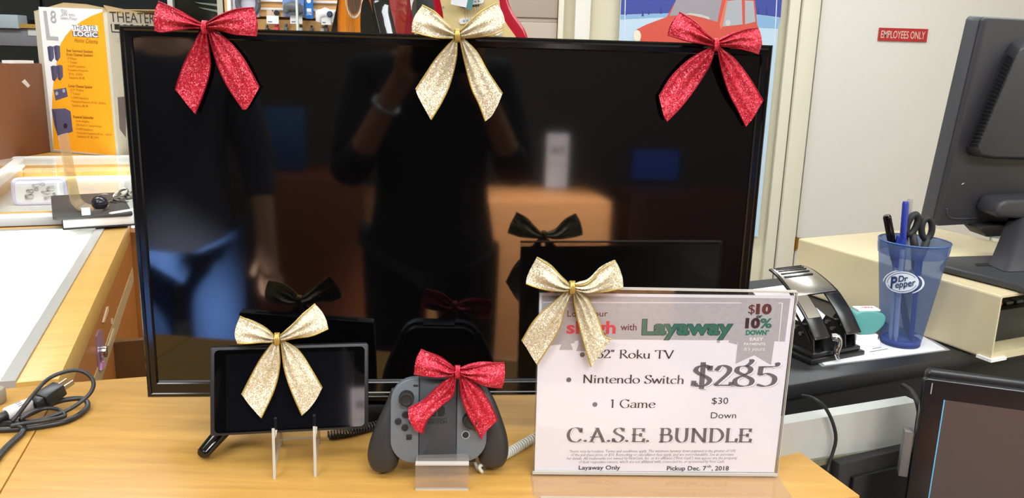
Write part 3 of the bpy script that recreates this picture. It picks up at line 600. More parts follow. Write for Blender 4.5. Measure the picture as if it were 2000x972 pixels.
p0, p1 = sp(430, 20), sp(441, 20); mb = MB(); mb.box(p0.x, p1.x, FLOOR, 1.5, -.5, .04); mb.build('post', M_creamtrim, rk)
o, a, b = shelfbox('printer', 'flat grey device with a black lower half, above the brown box', 'printer', -60, 52, 84, 88, .35, M_grey, .012)
MB().box(0.005, a-.005, -.085, -.0, -.34, -.01).build('lower_body', mat('olive_black', '1d211d', .5), o); MB().box(a*.8, a*.93, b*.55, b*.85, 0, .004).build('white_sticker', M_white, o)
o, a, b = shelfbox('flat_box', 'pale blue and white carton on the shelf above the grey device', 'carton', -40, 29, 34, 53.5, .2, mat('pale_carton', 'b9c8cf', .6), .003, d=.03)
o, a, b = shelfbox('screen_box', 'wide black set on the top shelf above the grey device', 'television', -90, -70, 78, 46.5, .2, M_bgloss, .008, d=-.05)
MB().box(.02, a-.02, .03, b-.02, 0, .002).build('screen', mat('dim_screen', '23272a', .25), o)
o, a, b = shelfbox('screen_box', 'black set on the top shelf behind the orange carton', 'television', 84, -70, 328, 46.5, .2, M_bgloss, .008, d=-.05)
MB().box(.02, a-.02, .03, b-.02, 0, .002).build('screen', mat('dim_screen', '23272a', .25), o)
o, a, b = shelfbox('bagged_set', 'black set in glossy wrap behind the left red bow', 'television', 342, -60, 429, 46.5, .25, mat('olive_gloss', '191c15', .25), .01)
mb = MB()
for (x0, y0, x1, y1) in ((380, 4, 426, 8), (386, 14, 428, 20), (350, 30, 372, 36)):
    a_, b_ = sp(x0, y0, .002), sp(x1, y1, .002); a2 = sp(342, 46.5); mb.prism([(a_.x-a2.x, a_.y-a2.y), (b_.x-a2.x, b_.y-a2.y), (b_.x-a2.x, b_.y-a2.y-.012), (a_.x-a2.x+.03, a_.y-a2.y-.008)], 0, .004)
mb.build('wrap_glint', mat('wrap_pale', '8d9488', .3), o)  # highlights on the glossy wrap, painted as pale strips

# ------------------------------------------------------------------ slat wall of accessories
SY = 3.75; SW = up((0, SY, 0)); P = lambda x, y, d=0: SW.px(x, y, d)
sl = root('slat_wall', 'wooden slat wall with white metal rails behind the television', 'slat wall', SW)
a, b = P(441, 60), P(1000, 0)
ysl = [P(560, y).y for y in (93, 61.5, 36, 17, -2)]
prev = FLOOR
for y in (ysl[2], 1.6):
    mb = MB(); mb.box(a.x, b.x, prev, y-.006, -.02, 0); mb.build('board', M_slat, sl); prev = y+.006
mb = MB(); mb.box(a.x, b.x, FLOOR, 1.6, -.03, -.02); mb.build('backing', mat('slat_groove', '6e4f2b', .7), sl)
for y0, y1 in ((14.5, 19), (-2, 3)):
    mb = MB(); mb.box(P(446, y1).x, b.x, P(500, y1).y, P(500, y0).y, 0, .012); mb.build('rail', M_alum, sl, bevel=.002)
mb = MB(); mb.box(P(447, 0).x, P(455, 0).x, FLOOR, 1.5, 0, .03); mb.build('upright', M_alum, sl, bevel=.003)
mb = MB(); mb.box(P(592, 0).x, P(596, 0).x, FLOOR, 1.5, .12, .13); mb.build('glass_edge', mat('glass_edge', 'cdd6cf', .2), sl)
def card(name, label, cat, x0, y0, x1, y1, m, d=.06, depth=.02, group=None, peg=True):
    a, b = P(x0, y1, d), P(x1, y0, d); fr = up((a.x, SY-d, a.y)); w_, h_ = b.x-a.x, b.y-a.y
    r_ = root(name, label, cat, fr, group)
    MB().prism(rrect(0, w_, 0, h_, min(w_, h_)*.08), -depth, 0).build('card', m, r_)
    if peg: mb = MB(); mb.cyl((w_/2, h_*.9, .004), (w_/2, h_*.9, -d), .003, n=8); mb.build('peg', M_chrome, r_)
    return r_, w_, h_
M_pk = mat('pack_blue', '3f6fb8', .3); M_pale = mat('pack_pale', 'b9c3cc', .3)
r_, a, b = card('blister_pack', 'grey carded headset behind the left red bow', 'package', 456, -30, 504, 32, mat('pack_lilac', 'b9b8c4', .3))
mb = MB(); mb.tube([(a*.62+.045*cos(t), b*.42+.05*sin(t), .012) for t in [k*pi/9 for k in range(19)]], .012, 8, closed=False); mb.build('headset', mat('headset_dark', '55565c', .4), r_, smooth=True)
r_, a, b = card('blister_pack', 'pale blue and grey game pad package beside the blue pack', 'package', 553, -30, 592, 33, mat('pack_blue2', '6f8fc6', .3), d=.08)
MB().box(a*.08, a*.98, 0.005, b*.36, 0, .02).build('blister', clear('blister', 'e8eef2', white=.4, wcol='b8c0c6'), r_); 
mb = MB(); FLATK = .6
mb.tube([(a*.2, b*.14, .022), (a*.3, b*.3, .026), (a*.55, b*.33, .028), (a*.8, b*.3, .026), (a*.92, b*.14, .022)], [.012, .02, .022, .02, .012], 10); mb.build('game_pad', mat('pad_dark', '5d6166', .4), r_, smooth=True)
MB().box(a*.52, a*.98, b*.66, b*.92, 0, .003).build('yellow_print', mat('pack_yellow', 'd8d860', .4), r_)
r_, a, b = card('blister_pack', 'narrow bright blue package with white print', 'package', 597, -30, 609.5, 36, mat('pack_bright', '1d6fc0', .3), d=.07)
MB().box(a*.2, a*.8, b*.2, b*.3, 0, .002).build('white_print', M_white2, r_); MB().prism(ellip(a/2, b*.52, a*.3, a*.3, 16), 0, .002).build('white_print', M_white2, r_)
mb = MB(); textl(mb, '360', a*.15, a*.85, b*.1, .02, .001); mb.build('lettering', M_white2, r_)
r_, a, b = card('blister_pack', 'small pale brown package hanging behind the left price tag', 'package', 521, 20, 545, 31, mat('pack_tan', 'c9b19a', .4), d=.05)
MB().prism(ellip(a*.82, b*.55, .012, .012, 14), 0, .006).build('camera_eye', M_dark, r_)
def pad(x0, x1, y, label):
    a, b = P(x0, y, .07), P(x1, y, .07); fr = up((a.x, SY-.07, a.y)); w_ = b.x-a.x; o = root('game_controller', label, 'game controller', fr)
    mb = MB(); mb.tube([(w_*.08, -.03, 0), (w_*.16, .0, .006), (w_*.5, .008, .01), (w_*.84, 0, .006), (w_*.92, -.03, 0)], [.016, .024, .022, .024, .016], 12); mb.build('shell', mat('pad_white', 'e6e8ea', .3), o, smooth=True)
    mb = MB(); mb.lathe([(.012, 0), (.014, .006), (.009, .012), (0, .012)], 12, Matrix.Translation((w_*.85, .0, .028))); mb.build('thumbstick', mat('stick_navy', '35405c', .4), o, smooth=True)
    mb = MB(); mb.cyl((w_*.5, .01, 0), (w_*.5, .01, -.07), .003, n=8); mb.build('peg', M_chrome, o)
    return o
pad(621, 652, 28, 'white game controller hanging left of the sunburst guitar')
for i, (x0, x1, y0, y1, lb) in enumerate(((521, 544, 31, 46, 'white price tag under the pale brown package'), (567, 590, 31, 46, 'white price tag under the game pad package'), (628, 646, 31, 48, 'white price tag under the white game controller'))):
    a, b = P(x0, y1, .09), P(x1, y0, .09); o = root('price_tag', lb, 'price tag', up((a.x, SY-.09, a.y)), None)
    MB().box(0, b.x-a.x, 0, b.y-a.y, -.002, 0).build('tag_face', mat('tag_white', 'd8dada', .5), o)
    mb = MB(); mb.box((b.x-a.x)*.1, (b.x-a.x)*.45, (b.y-a.y)*.18, (b.y-a.y)*.3, 0, .001); mb.build('printed_bar', M_inkg, o)
    mb = MB(); mb.cyl(((b.x-a.x)*.5, (b.y-a.y)*.9, -.001), ((b.x-a.x)*.5, (b.y-a.y)*.9, -.09), .0025, n=8); mb.build('hook', M_chrome, o)
for i, (x, y0, y1, w2, c, lb) in enumerate(((520, 48, 57, 5, '4b4a4a', 'small dark item standing low on the slat wall, leftmost'), (538.5, 46, 57, 9, 'e05050', 'small red item standing low on the slat wall'), (557, 46, 57, 6.5, '77767a', 'small grey item low on the slat wall, right of the red one'), (586.5, 48, 58, 6, 'c4c8cc', 'small white item under the middle price tag'), (607, 49, 58, 5, '55585a', 'small dark and white item right of the glass edge'), (629, 50, 60, 8, 'c8b4ac', 'small pale item under the white game controller'), (636, 48, 60, 8, '6b6658', 'small olive item left of the sunburst guitar'))):
    a, b = P(x-w2/2, 62, .05), P(x+w2/2, y0, .05); o = root('boxed_item', lb, 'item', up((a.x, SY-.05, a.y))); 
    MB().box(0, b.x-a.x, 0, (b.y-a.y)*.6, -.03, 0).build('body', mat('item_'+c, c, .4), o, bevel=.004)
    MB().box((b.x-a.x)*.15, (b.x-a.x)*.85, (b.y-a.y)*.6, b.y-a.y, -.025, -.004).build('cap', mat('item_cap%d' % i, ['3a3a3a', 'a8303a', '5c5c60', '3c4046', '2c2c2c', '9a8a86', '3a3830'][i], .4), o, bevel=.004)
    MB().cyl(((b.x-a.x)*.5, .01, -.03), ((b.x-a.x)*.5, .01, -.05), .004, n=8).build('peg', M_chrome, o)

# ------------------------------------------------------------------ guitars standing on a low stand behind the television
def outline(pts, n=64): 
    P_ = [V((x, y, 0)) for x, y in pts]; m = len(P_); out = []
    for i in range(n):
        t = i/n*m; k = int(t); t -= k; a, b, c, d = P_[(k-1) % m], P_[k], P_[(k+1) % m], P_[(k+2) % m]
        q = .5*((2*b)+(c-a)*t+(2*a-5*b+4*c-d)*t*t+(3*b-a-3*c+d)*t**3); out.append((q.x, q.y))
    return out
def neck(rt, y0, L, w_, m1, m2, head):
    mb = MB(); mb.box(-w_/2, w_/2, y0, y0+L, .004, .022); mb.build('neck', m1, rt, bevel=.004)
    mb = MB(); mb.box(-w_/2, w_/2, y0-.06, y0+L, .0225, .028); mb.build('fretboard', m2, rt)
    mb = MB(); mb.prism([(x, y0+L+y) for x, y in head], .0, .016); mb.build('headstock', m1, rt, bevel=.002)
HEAD = [(-.022, 0), (-.05, .06), (-.04, .17), (.01, .19), (.03, .12), (.022, 0)]
def solid_guitar(name, label, fr, body_m, guard_m, flip=False, plain=False):
    rt = root(name, label, 'guitar', fr); s_ = -1 if flip else 1
    B = [(s_*x, y) for x, y in [(0, -.2), (.1, -.195), (.16, -.14), (.165, -.06), (.125, .02), (.118, .09), (.15, .17), (.135, .215), (.1, .2), (.05, .14), (0, .12), (-.05, .15), (-.1, .25), (-.145, .275), (-.16, .23), (-.13, .12), (-.12, .04), (-.16, -.05), (-.165, -.13), (-.1, -.19)]]
    MB().prism(outline(B, 80), -.01 if plain else -.022, .01 if plain else .022).build('body', body_m, rt, bevel=.004 if plain else .007, seg=3)
    G = [(s_*x, y) for x, y in [(.03, -.155), (.115, -.125), (.135, -.08), (.1, -.01), (.092, .06), (.118, .14), (.1, .165), (.05, .11), (.0, .1), (-.05, .12), (-.1, .21), (-.12, .2), (-.1, .1), (-.092, .02), (-.105, -.05), (-.03, -.07)]]
    if plain:
        neck(rt, .1, .5, .052, body_m, mat('rosewood', '3a2318', .5), HEAD); return rt
    g = MB().prism(outline(G, 70), .0222, .025).build('pickguard', guard_m, rt)
    for k, (x, y) in enumerate([(.1, -.1), (.088, .02), (.108, .14), (-.1, .17), (-.088, .05), (-.09, -.04), (.12, -.07)]): MB().cyl((s_*x, y, .025), (s_*x, y, .027), .0035, n=8).build('screw', M_steel, g)
    for y, t in ((.055, 0), (.0, 0), (-.055, .14)):
        M = Matrix.Translation((-.0, y, 0)) @ Matrix.Rotation(t, 4, 'Z'); mb = MB(); mb.prism(rrect(-.043, .043, -.009, .009, .009), .0252, .032, M); pk = mb.build('pickup', M_white, rt)
        for k in range(6): MB().cyl(M @ V((-.027+.0108*k, 0, .0315)), M @ V((-.027+.0108*k, 0, .0335)), .0028, n=8).build('pole_piece', M_steel, pk)
    for k, (x, y) in enumerate([(.075, -.045), (.098, -.085), (.085, -.125)]): MB().lathe([(.015, 0), (.014, .009), (.011, .015), (0, .015)], 16, Matrix.Translation((s_*x, y, .025))).build('knob', M_white, rt, smooth=True)
    mb = MB(); mb.box(-.04, .04, -.125, -.095, .0222, .032); mb.build('bridge', M_chrome, rt, bevel=.002)
    neck(rt, .1, .5, .052, mat('neck_maple', 'd6a865', .35), mat('rosewood', '3a2318', .5), HEAD)
    for k in range(6): MB().cyl((-.022+.0088*k, -.1, .034), (-.018+.0072*k, .62, .031), .0006, n=5).build('string', M_steel, rt)
    return rt
M_gred, M_ggold = mat('guitar_red', 'b0142c', .15, coat=.6), mat('guard_cream', 'd9c58e', .3)
def gpos(px, py, y, yaw=0, roll=0, tilt=0): return up(at(px, py, y=y), yaw, tilt, roll)
solid_guitar('electric_guitar', 'red electric guitar with cream pickguard behind the middle gold bow', gpos(925, 40, 2.7, R(-4), R(8)), M_gred, M_ggold)
solid_guitar('electric_guitar', 'white and black electric guitar right of the sunburst guitar', gpos(757, 34, 3.42, R(20), R(-4)), mat('guitar_black', '15161a', .1, coat=.8), mat('guard_white', 'd6d6d8', .3))
g2 = solid_guitar('electric_guitar', 'red guitar with slim waist between the white guitar and the black case', gpos(774, 14, 3.2, R(76), 0), M_gred, M_gred, plain=True)
# acoustic
AG = gpos(692, 33, 2.7, R(-52), R(-2)); ag = root('acoustic_guitar', 'sunburst acoustic guitar with round sound hole and black pickguard', 'guitar', AG)
m_sb, nt, b_ = nodes('sunburst'); Lk = nt.links.new
tc = nt.nodes.new('ShaderNodeTexCoord'); mp = nt.nodes.new('ShaderNodeMapping'); mp.inputs['Scale'].default_value = (5.8, 3.6, 0); mp.inputs['Location'].default_value = (0, .1, 0)
gr = nt.nodes.new('ShaderNodeTexGradient'); gr.gradient_type = 'SPHERICAL'; cr = nt.nodes.new('ShaderNodeValToRGB'); e = cr.color_ramp.elements
e[0].position = .27; e[0].color = hexc('0c0908'); e[1].position = .44; e[1].color = hexc('c8741c'); e2 = e.new(.34); e2.color = hexc('a05213')
Lk(tc.outputs['Object'], mp.inputs[0]); Lk(mp.outputs[0], gr.inputs[0]); Lk(gr.outputs[0], cr.inputs[0]); Lk(cr.outputs[0], b_.inputs['Base Color']); b_.inputs['Roughness'].default_value = .2
AB = [(0, -.24), (.11, -.232), (.185, -.17), (.195, -.1), (.155, -.02), (.122, .05), (.128, .11), (.145, .17), (.12, .225), (.05, .245), (0, .245), (-.05, .245), (-.12, .225), (-.145, .17), (-.128, .11), (-.122, .05), (-.155, -.02), (-.195, -.1), (-.185, -.17), (-.11, -.232)]
MB().prism(outline(AB, 80), -.004, 0).build('soundboard', m_sb, ag, bevel=.001)
MB().prism(outline(AB, 80), -.06, -.0041).build('body', mat('guitar_black', '15161a', .1, coat=.8), ag, bevel=.003)
MB().prism(ellip(0, .055, .047, .047, 32), 0, .0008).build('sound_hole', mat('hole_dark', '4a3424', .8), ag)
MB().ring(ellip(0, .055, .06, .06, 40), ellip(0, .055, .052, .052, 40), 0, .0012).build('rosette', mat('rosette', 'cfc6b4', .4), ag)
MB().ring(ellip(0, .055, .052, .052, 40), ellip(0, .055, .046, .046, 40), 0, .001).build('rosette_ring', mat('hole_edge', 'a85b2a', .4), ag)
MB().prism(outline([(.05, .03), (.07, .055), (.1, .05), (.13, -.01), (.14, -.06), (.1, -.1), (.06, -.08), (.045, -.03)], 40), 0, .0018).build('pickguard', mat('guard_black', '141413', .25), ag)
MB().box(-.07, .07, -.13, -.11, 0, .01).build('bridge', mat('rosewood', '3a2318', .5), ag, bevel=.002)
neck(ag, .245, .42, .054, mat('neck_mahogany', '6b3a1e', .35), mat('rosewood', '3a2318', .5), [(-.026, 0), (-.036, .17), (.036, .17), (.026, 0)])
for k in range(6): MB().cyl((-.027+.0108*k, -.12, .011), (-.019+.0076*k, .66, .03), .0007, n=5).build('string', mat('bronze', 'b48a52', .3, metal=1), ag)
# black gig bag / case
gb = gpos(822, 30, 3.56, R(6), R(3)); gc = root('guitar_case', 'dark grey guitar case with black piping behind the guitars', 'guitar case', gb)
CB_ = outline([(0, -.3), (.12, -.28), (.17, -.18), (.13, -.02), (.1, .1), (.06, .25), (.05, .6), (-.05, .6), (-.06, .25), (-.1, .1), (-.13, -.02), (-.17, -.18), (-.12, -.28)], 70)
MB().prism(CB_, -.1, -.02).build('shell', mat('case_grey', '39393c', .6, bump=.1, bscale=500), gc, bevel=.012, seg=3)
mb = MB(); mb.tube([(x, y, -.02) for x, y in CB_], .006, 8, closed=True); mb.build('piping', mat('piping_black', '0c0c0d', .25), gc, smooth=True)
mb = MB(); mb.tube([(x*.6, y*.5+.06, -.016) for x, y in CB_], .004, 8, closed=True); mb.build('pocket_zip', mat('piping_black', '0c0c0d', .25), gc, smooth=True)
# price card tucked on the red guitar
a, b = at(882, 12, y=2.62), at(935, -12, y=2.62)
pcf = up(at(880, 8, y=2.62), R(-4), 0, R(-11)); o = root('price_card', 'white and teal price card hanging on the red guitar with cream pickguard', 'price card', pcf)
MB().box(0, .062, 0, .05, 0, .0006).build('card_face', mat('card_white2', 'e4e8ee', .5), o); MB().box(.05, .068, -.003, .05, .0006, .0014).build('teal_band', mat('teal_print', '4f8688', .5), o)
MB().cyl((.03, .048, -.0), (.03, .048, -.05), .001, n=6).build('string', M_white, o)

# ------------------------------------------------------------------ television
TVY = .087024; ta = V((cos(TVY), sin(TVY), 0)); TP = V((-.068726, .943578, .050659))
TF_ = up(TP, TVY); TW, TH = .734, .434; hw = TW/2
tv = root('television', 'wide black flat television with three bows along its top', 'television', TF_)
def rect(x0, x1, y0, y1): return [(x0, y0), (x1, y0), (x1, y1), (x0, y1)]
bl, bb, bt = .0125, .0185, .0125      # side, bottom, top bezel
mb = MB()
loops = [(rect(-hw, hw, 0, TH), -.034), (rect(-hw, hw, 0, TH), -.0015), (rect(-hw+.0015, hw-.0015, .0015, TH-.0015), 0), (rect(-hw+.0045, hw-.0045, .0045, TH-.0035), 0), (rect(-hw+.0055, hw-.0055, .0055, TH-.0055), -.0012), (rect(-hw+bl-.0015, hw-bl+.0015, bb-.0015, TH-bt+.0015), -.0016), (rect(-hw+bl, hw-bl, bb, TH-bt), -.0034), (rect(-hw+bl, hw-bl, bb, TH-bt), -.006)]
vs = [V((p[0], p[1], z)) for L_, z in loops for p in L_]
mb.add(vs, [(4*i+k, 4*i+(k+1) % 4, 4*i+4+(k+1) % 4, 4*i+4+k) for i in range(len(loops)-1) for k in range(4)])
mb.build('bezel', M_bgloss, tv)
mb = MB(); mb.box(-hw+bl-.001, hw-bl+.001, bb-.001, TH-bt+.001, -.012, -.0045); mb.build('screen', M_screen, tv)
mb = MB(); mb.box(-hw+.002, hw-.002, .002, TH-.002, -.04, -.0121); mb.prism([(-.26, .03), (.26, .03), (.26, .25), (-.26, .25)], -.075, -.04); mb.build('back_shell', M_black, tv, bevel=.006)
mb = MB(); mb.box(-hw+bl+.001, hw-bl-.001, bb+.0003, bb+.0022, -.0044, -.0028); mb.build('lower_lip', mat('lip_grey', '55565a', .3), tv)
mb = MB(); mb.box(-.018, .018, .0065, .0115, -.0016, .0002); mb.build('badge', mat('badge', '303034', .3), tv)
foot = TF_.I @ at(397, 886, z=.008)
for sx in (-1, 1):
    fx = foot.x if sx < 0 else -foot.x
    ax_ = .238*sx
    for fz_ in (foot.z, -foot.z-.06):
        mb = MB(); FLATK = .75
        mb.tube([(ax_, .012, -.02), (ax_+(fx-ax_)*.35, -.012, -.02+(fz_+.02)*.35), (fx, foot.y+.001, fz_), (fx+(fx-ax_)*.03, foot.y+.0005, fz_+(fz_+.02)*.03)], [.012, .0125, .0085, .006], 14, flat=(0, 1, 0)); mb.build('leg', M_bgloss, tv, smooth=True)
FLATK = 1
for xx in (-.238, .238): mb = MB(); mb.box(xx-.02, xx+.02, -.006, .012, -.034, -.008); mb.build('leg_bracket', M_black, tv, bevel=.002)

# ------------------------------------------------------------------ bows
def bow(label, fr, conv, spec, kind, base, puff=.009, lean=0, tails_base=None, group=None):
    m, me = (M_red, M_redge) if kind == 'red' else (M_gold, M_goldedge)
    kx, ky = conv(*spec['knot']); K = fr.px(kx, ky, base)
    RF = Fr(fr.M @ Matrix.Translation(K)); rt = root('ribbon_bow', label, 'bow', RF)
    seed = random.random()*50
    def piece(A, B, end, loop, side_):
        nu, nv = 26, 12
        a = [V((*RF.px(*conv(*p), 0)[:2], 0)) for p in A]; b = [V((*RF.px(*conv(*p), 0)[:2], 0)) for p in B]
        a, b = crom(a, nu), crom(b, nu)
        e = [V((*RF.px(*conv(*p), 0)[:2], 0)) for p in end] if end else None
        ec = crom([a[-1]]+e+[b[-1]], nv) if e else [a[-1].lerp(b[-1], j/nv) for j in range(nv+1)]
        tb = tails_base if (tails_base is not None and not loop) else 0
        def zf(u, v, s=1):
            ce = (1-u)**1.3
            fold = .0056*ce*cos(2*pi*(2.3*v+.15*side_))*min(1, u*6) + .0016*sin(7*u+5*v+seed)*min(1, u*3)
            if loop: return s*(puff*(sin(pi*min(1, u**.75))**.8)*(.75+.25*cos(2*pi*(v-.5)))+.0012) + fold*s + puff*.25*(1-abs(2*v-1))*s*(1-u)
            return tb*min(1, u*2.2) + .003*sin(pi*u)*(1-abs(2*v-1)**2) + fold*.7 + .002*sin(4.5*u+seed+side_*2) + lean*u
        def pt(i, j, s=1):
            u, v = i/nu, j/nv; p = a[i].lerp(b[i], v); q = ec[j]-a[-1].lerp(b[-1], v)
            p = p+q*u**3; return V((p.x, p.y, zf(u, v, s)))
        mb = MB(); mb.grid([[pt(i, j) for j in range(nv+1)] for i in range(nu+1)], flip=False)
        if loop: mb.grid([[pt(i, j, -1)-V((0, 0, .0)) for j in range(nv+1)] for i in range(nu+1)], flip=True)
        if not loop: mb.grid([[pt(i, j)-V((0, 0, .0006)) for j in range(nv+1)] for i in range(nu+1)], flip=True)
        o = mb.build('loop' if loop else 'tail', m, rt, smooth=180)
        for j in (0, nv):
            path = crom([pt(i, j) for i in range(nu+1)], 90)
            t = MB(); t.tube(path, [.00055+.00045*abs(sin(i*1.25)) for i in range(91)], 6); t.build('edging', me, o, smooth=180)
        return o
    piece(*spec['LL'], True, -1); piece(*spec['LR'], True, 1)
    piece(*spec['TL'], False, -1); piece(*spec['TR'], False, 1)
    mb = MB()
    r_ = .0055
    for k, dx in enumerate((-.0017, .0, .0017)):
        mb.tube([(dx+.0004*sin(t*3+k), r_*1.15*cos(t), (r_*.9)*sin(t)+.001) for t in [2*pi*i/22 for i in range(22)]], .0012, 8, closed=True)
    mb.build('knot', me if kind != 'red' else M_red, rt, smooth=180)
    return rt
def cv(ox, oy, k): return lambda x, y: (ox+x/k, oy+y/k)
TB = Fr(TF_.M)
bow('red glitter bow at the left end of the television top', TB, cv(280, 0, 3.739), dict(knot=(450, 200),
  LL=([(440, 178), (345, 125), (240, 65), (110, 12)], [(440, 207), (350, 208), (240, 222), (150, 235), (85, 222)], [(92, 60), (80, 150)]),
  LR=([(460, 180), (560, 120), (690, 70), (805, 55)], [(460, 207), (560, 220), (680, 250), (828, 262)], [(822, 110), (832, 190)]),
  TL=([(432, 222), (370, 310), (285, 460), (220, 640), (222, 665)], [(458, 222), (468, 330), (470, 500), (430, 660), (362, 835)], None),
  TR=([(470, 215), (500, 350), (545, 500), (620, 660), (712, 805)], [(498, 215), (600, 290), (720, 430), (832, 640)], [(740, 800), (790, 720)])), 'red', .013, tails_base=-.008)
bow('gold glitter bow on the middle of the television top', TB, cv(620, 0, 3.7375), dict(knot=(1022, 260),
  LL=([(1010, 240), (920, 150), (850, 85), (765, 38)], [(1010, 278), (900, 278), (800, 262), (690, 232)], [(718, 105), (692, 170)]),
  LR=([(1034, 236), (1120, 150), (1200, 80), (1305, 22)], [(1034, 278), (1160, 270), (1280, 252), (1362, 212)], [(1345, 80), (1366, 150)]),
  TL=([(998, 285), (880, 410), (790, 540), (715, 655)], [(1018, 285), (1012, 430), (965, 620), (900, 760), (828, 878)], [(735, 710), (790, 810)]),
  TR=([(1040, 285), (1080, 470), (1125, 640), (1180, 760), (1230, 890)], [(1064, 280), (1165, 380), (1250, 530), (1355, 685)], [(1275, 850), (1320, 770)])), 'gold', .013, tails_base=-.008)
bow('red glitter bow at the right end of the television top', TB, cv(1080, 0, 3.7375), dict(knot=(1185, 325),
  LL=([(1172, 300), (1090, 230), (1010, 150), (925, 88)], [(1172, 338), (1080, 320), (960, 295), (836, 255)], [(880, 150), (850, 210)]),
  LR=([(1198, 302), (1290, 250), (1400, 215), (1495, 205)], [(1198, 335), (1300, 345), (1400, 365), (1500, 395)], [(1516, 260), (1516, 330)]),
  TL=([(1155, 345), (1010, 430), (880, 560), (805, 680), (788, 705)], [(1180, 345), (1150, 480), (1080, 610), (960, 770), (845, 890)], [(800, 770), (820, 850)]),
  TR=([(1198, 340), (1235, 510), (1300, 690), (1370, 810), (1435, 930)], [(1214, 340), (1340, 430), (1450, 570), (1560, 740)], [(1480, 870), (1520, 800)])), 'red', .013, tails_base=-.008)

# ------------------------------------------------------------------ tablet on its clear stand
TBF = up((-.2462, .8614, .0887), .2462, .2, -.0279)
tb = root('tablet', 'dark grey game tablet with black glass, standing on a clear stand under a gold bow', 'tablet', TBF)
p0, p1 = TBF.px(410, 851), TBF.px(719.5, 669.5)
q0, q1 = TBF.px(410.5, 680), TBF.px(720, 837)
xl_, xr_, yb_, yt_ = (p0.x+q0.x)/2, (p1.x+q1.x)/2, (p0.y+q1.y)/2, (p1.y+q0.y)/2
MB().prism(rrect(xl_, xr_, yb_, yt_, .003), -.0125, -.0008).build('housing', mat('tablet_grey', '202023', .45, bump=.05, bscale=1500), tb, bevel=.001)
MB().prism(rrect(xl_+.0045, xr_-.0045, yb_+.003, yt_-.003, .005), -.001, .0).build('glass', mat('tablet_glass', '050506', .04, ior=1.6), tb)
s0, s1 = TBF.px(441, 692), TBF.px(692, 829)
MB().prism(rrect(s0.x, s1.x, s1.y, s0.y, .001), 0, .0002).build('display', mat('tablet_display', '0b0b10', .05, ior=1.7), tb)
mb = MB()
mb.box(xl_+.02, xl_+.05, yt_, yt_+.0008, -.008, -.004); mb.build('volume_button', M_black, tb)
MB().box(xr_-.06, xr_-.02, yt_, yt_+.0006, -.009, -.004).build('card_door', M_black, tb)
lb = MB().prism(rrect(TBF.px(668, 0).x, TBF.px(702, 0).x, TBF.px(0, 722).y, TBF.px(0, 700).y, .001), .0002, .0004)
# stand
f0, f1 = at(533.5, 935, z=0), at(618.5, 930, z=0)
SY_ = math.atan2(f1.y-f0.y, f1.x-f0.x); SFR = flat(f0, SY_); sw = (f1-f0).length
sd = root('tablet_stand', 'clear acrylic stand with two upright sides under the tablet', 'display stand', SFR)
prof = [(0, 0), (.004, 0), (.008, .012), (.07, .012), (.078, 0), (.084, 0), (.064, .075), (.058, .075), (.05, .046), (.012, .043), (.010, .056), (.006, .058), (.004, .046)]
YZ = Matrix(((0, 0, 1, 0), (1, 0, 0, 0), (0, 1, 0, 0), (0, 0, 0, 1)))
for x in (0, sw-.003):
    mb = MB(); mb.prism([(a, b) for a, b in prof], x, x+.003, YZ)
    for i, f in enumerate(mb.f):
        if len(f) == 4: mb.mi[i] = 1
    mb.build('side', [M_acryl, M_acedge], sd, fixn=True)
mb = MB(); mb.box(.003, sw-.003, .05, .053, .022, .06)
for i, f in enumerate(mb.f): mb.mi[i] = 0 if i in (2, 3) else 1
mb.build('cross_plate', [M_acryl, M_acedge], sd)
bow('gold glitter bow on top of the game tablet', TBF, cv(370, 580, 2.479), dict(knot=(424, 202),
  LL=([(414, 190), (370, 150), (310, 118), (245, 93)], [(414, 213), (350, 215), (290, 220), (232, 222)], [(226, 140), (220, 185)]),
  LR=([(434, 188), (500, 130), (555, 75), (608, 32)], [(434, 212), (510, 198), (590, 185), (672, 152)], [(640, 68), (662, 110)]),
  TL=([(412, 210), (345, 300), (290, 400), (250, 478)], [(430, 212), (436, 330), (410, 450), (345, 592)], [(280, 520), (318, 562)]),
  TR=([(442, 212), (460, 350), (495, 460), (545, 580)], [(456, 212), (530, 265), (600, 370), (643, 445)], [(582, 545), (615, 498)])), 'gold', .012, tails_base=-.006)

# ------------------------------------------------------------------ game controller grip on an acrylic easel
GF = up((-.0766, .8338, .0673), .1106, .12, -.0064)
gz = lambda x, y, d=0: GF.px(720+x/4.05, 700+y/4.05, d)
gp = root('game_controller', 'grey game controller in a black two-handled grip under a red bow', 'game controller', GF)
M_jc = mat('controller_grey', '62696f', .42, bump=.04, bscale=1500); M_gr = mat('grip_charcoal', '35373c', .5, bump=.05, bscale=1200); M_hd = mat('handle_black', '28282a', .42)
tl, tr_, br_, bl_ = gz(190, 160), gz(925, 155), gz(945, 815), gz(163, 830)
yt, yb = (tl.y+tr_.y)/2, (bl_.y+br_.y)/2
sxl, sxr = (gz(410, 165).x+gz(388, 820).x)/2, (gz(697, 165).x+gz(693, 820).x)/2
gx0, gx1 = (gz(186, 400).x+gz(160, 650).x)/2, (gz(930, 400).x+gz(940, 650).x)/2
rr = .026
lc = MB().prism(rrect(gx0, sxl-.0004, yb, yt, rr, 8, [.001, rr, rr, .001]), -.012, 0).build('left_controller', M_jc, gp, bevel=.002, seg=3)
rc = MB().prism(rrect(sxr+.0004, gx1, yb, yt, rr, 8, [rr, .001, .001, rr]), -.012, 0).build('right_controller', M_jc, gp, bevel=.002, seg=3)
ce = MB().prism(rrect(sxl, sxr, yb+.001, yt-.0005, .001), -.02, .0004).build('centre_body', M_gr, gp, bevel=.001)
MB().box(sxl+.0005, sxr-.0005, yb-.001, yb+.006, -.02, -.0005).build('lower_edge', mat('edge_charcoal', '2d2e31', .4), ce)
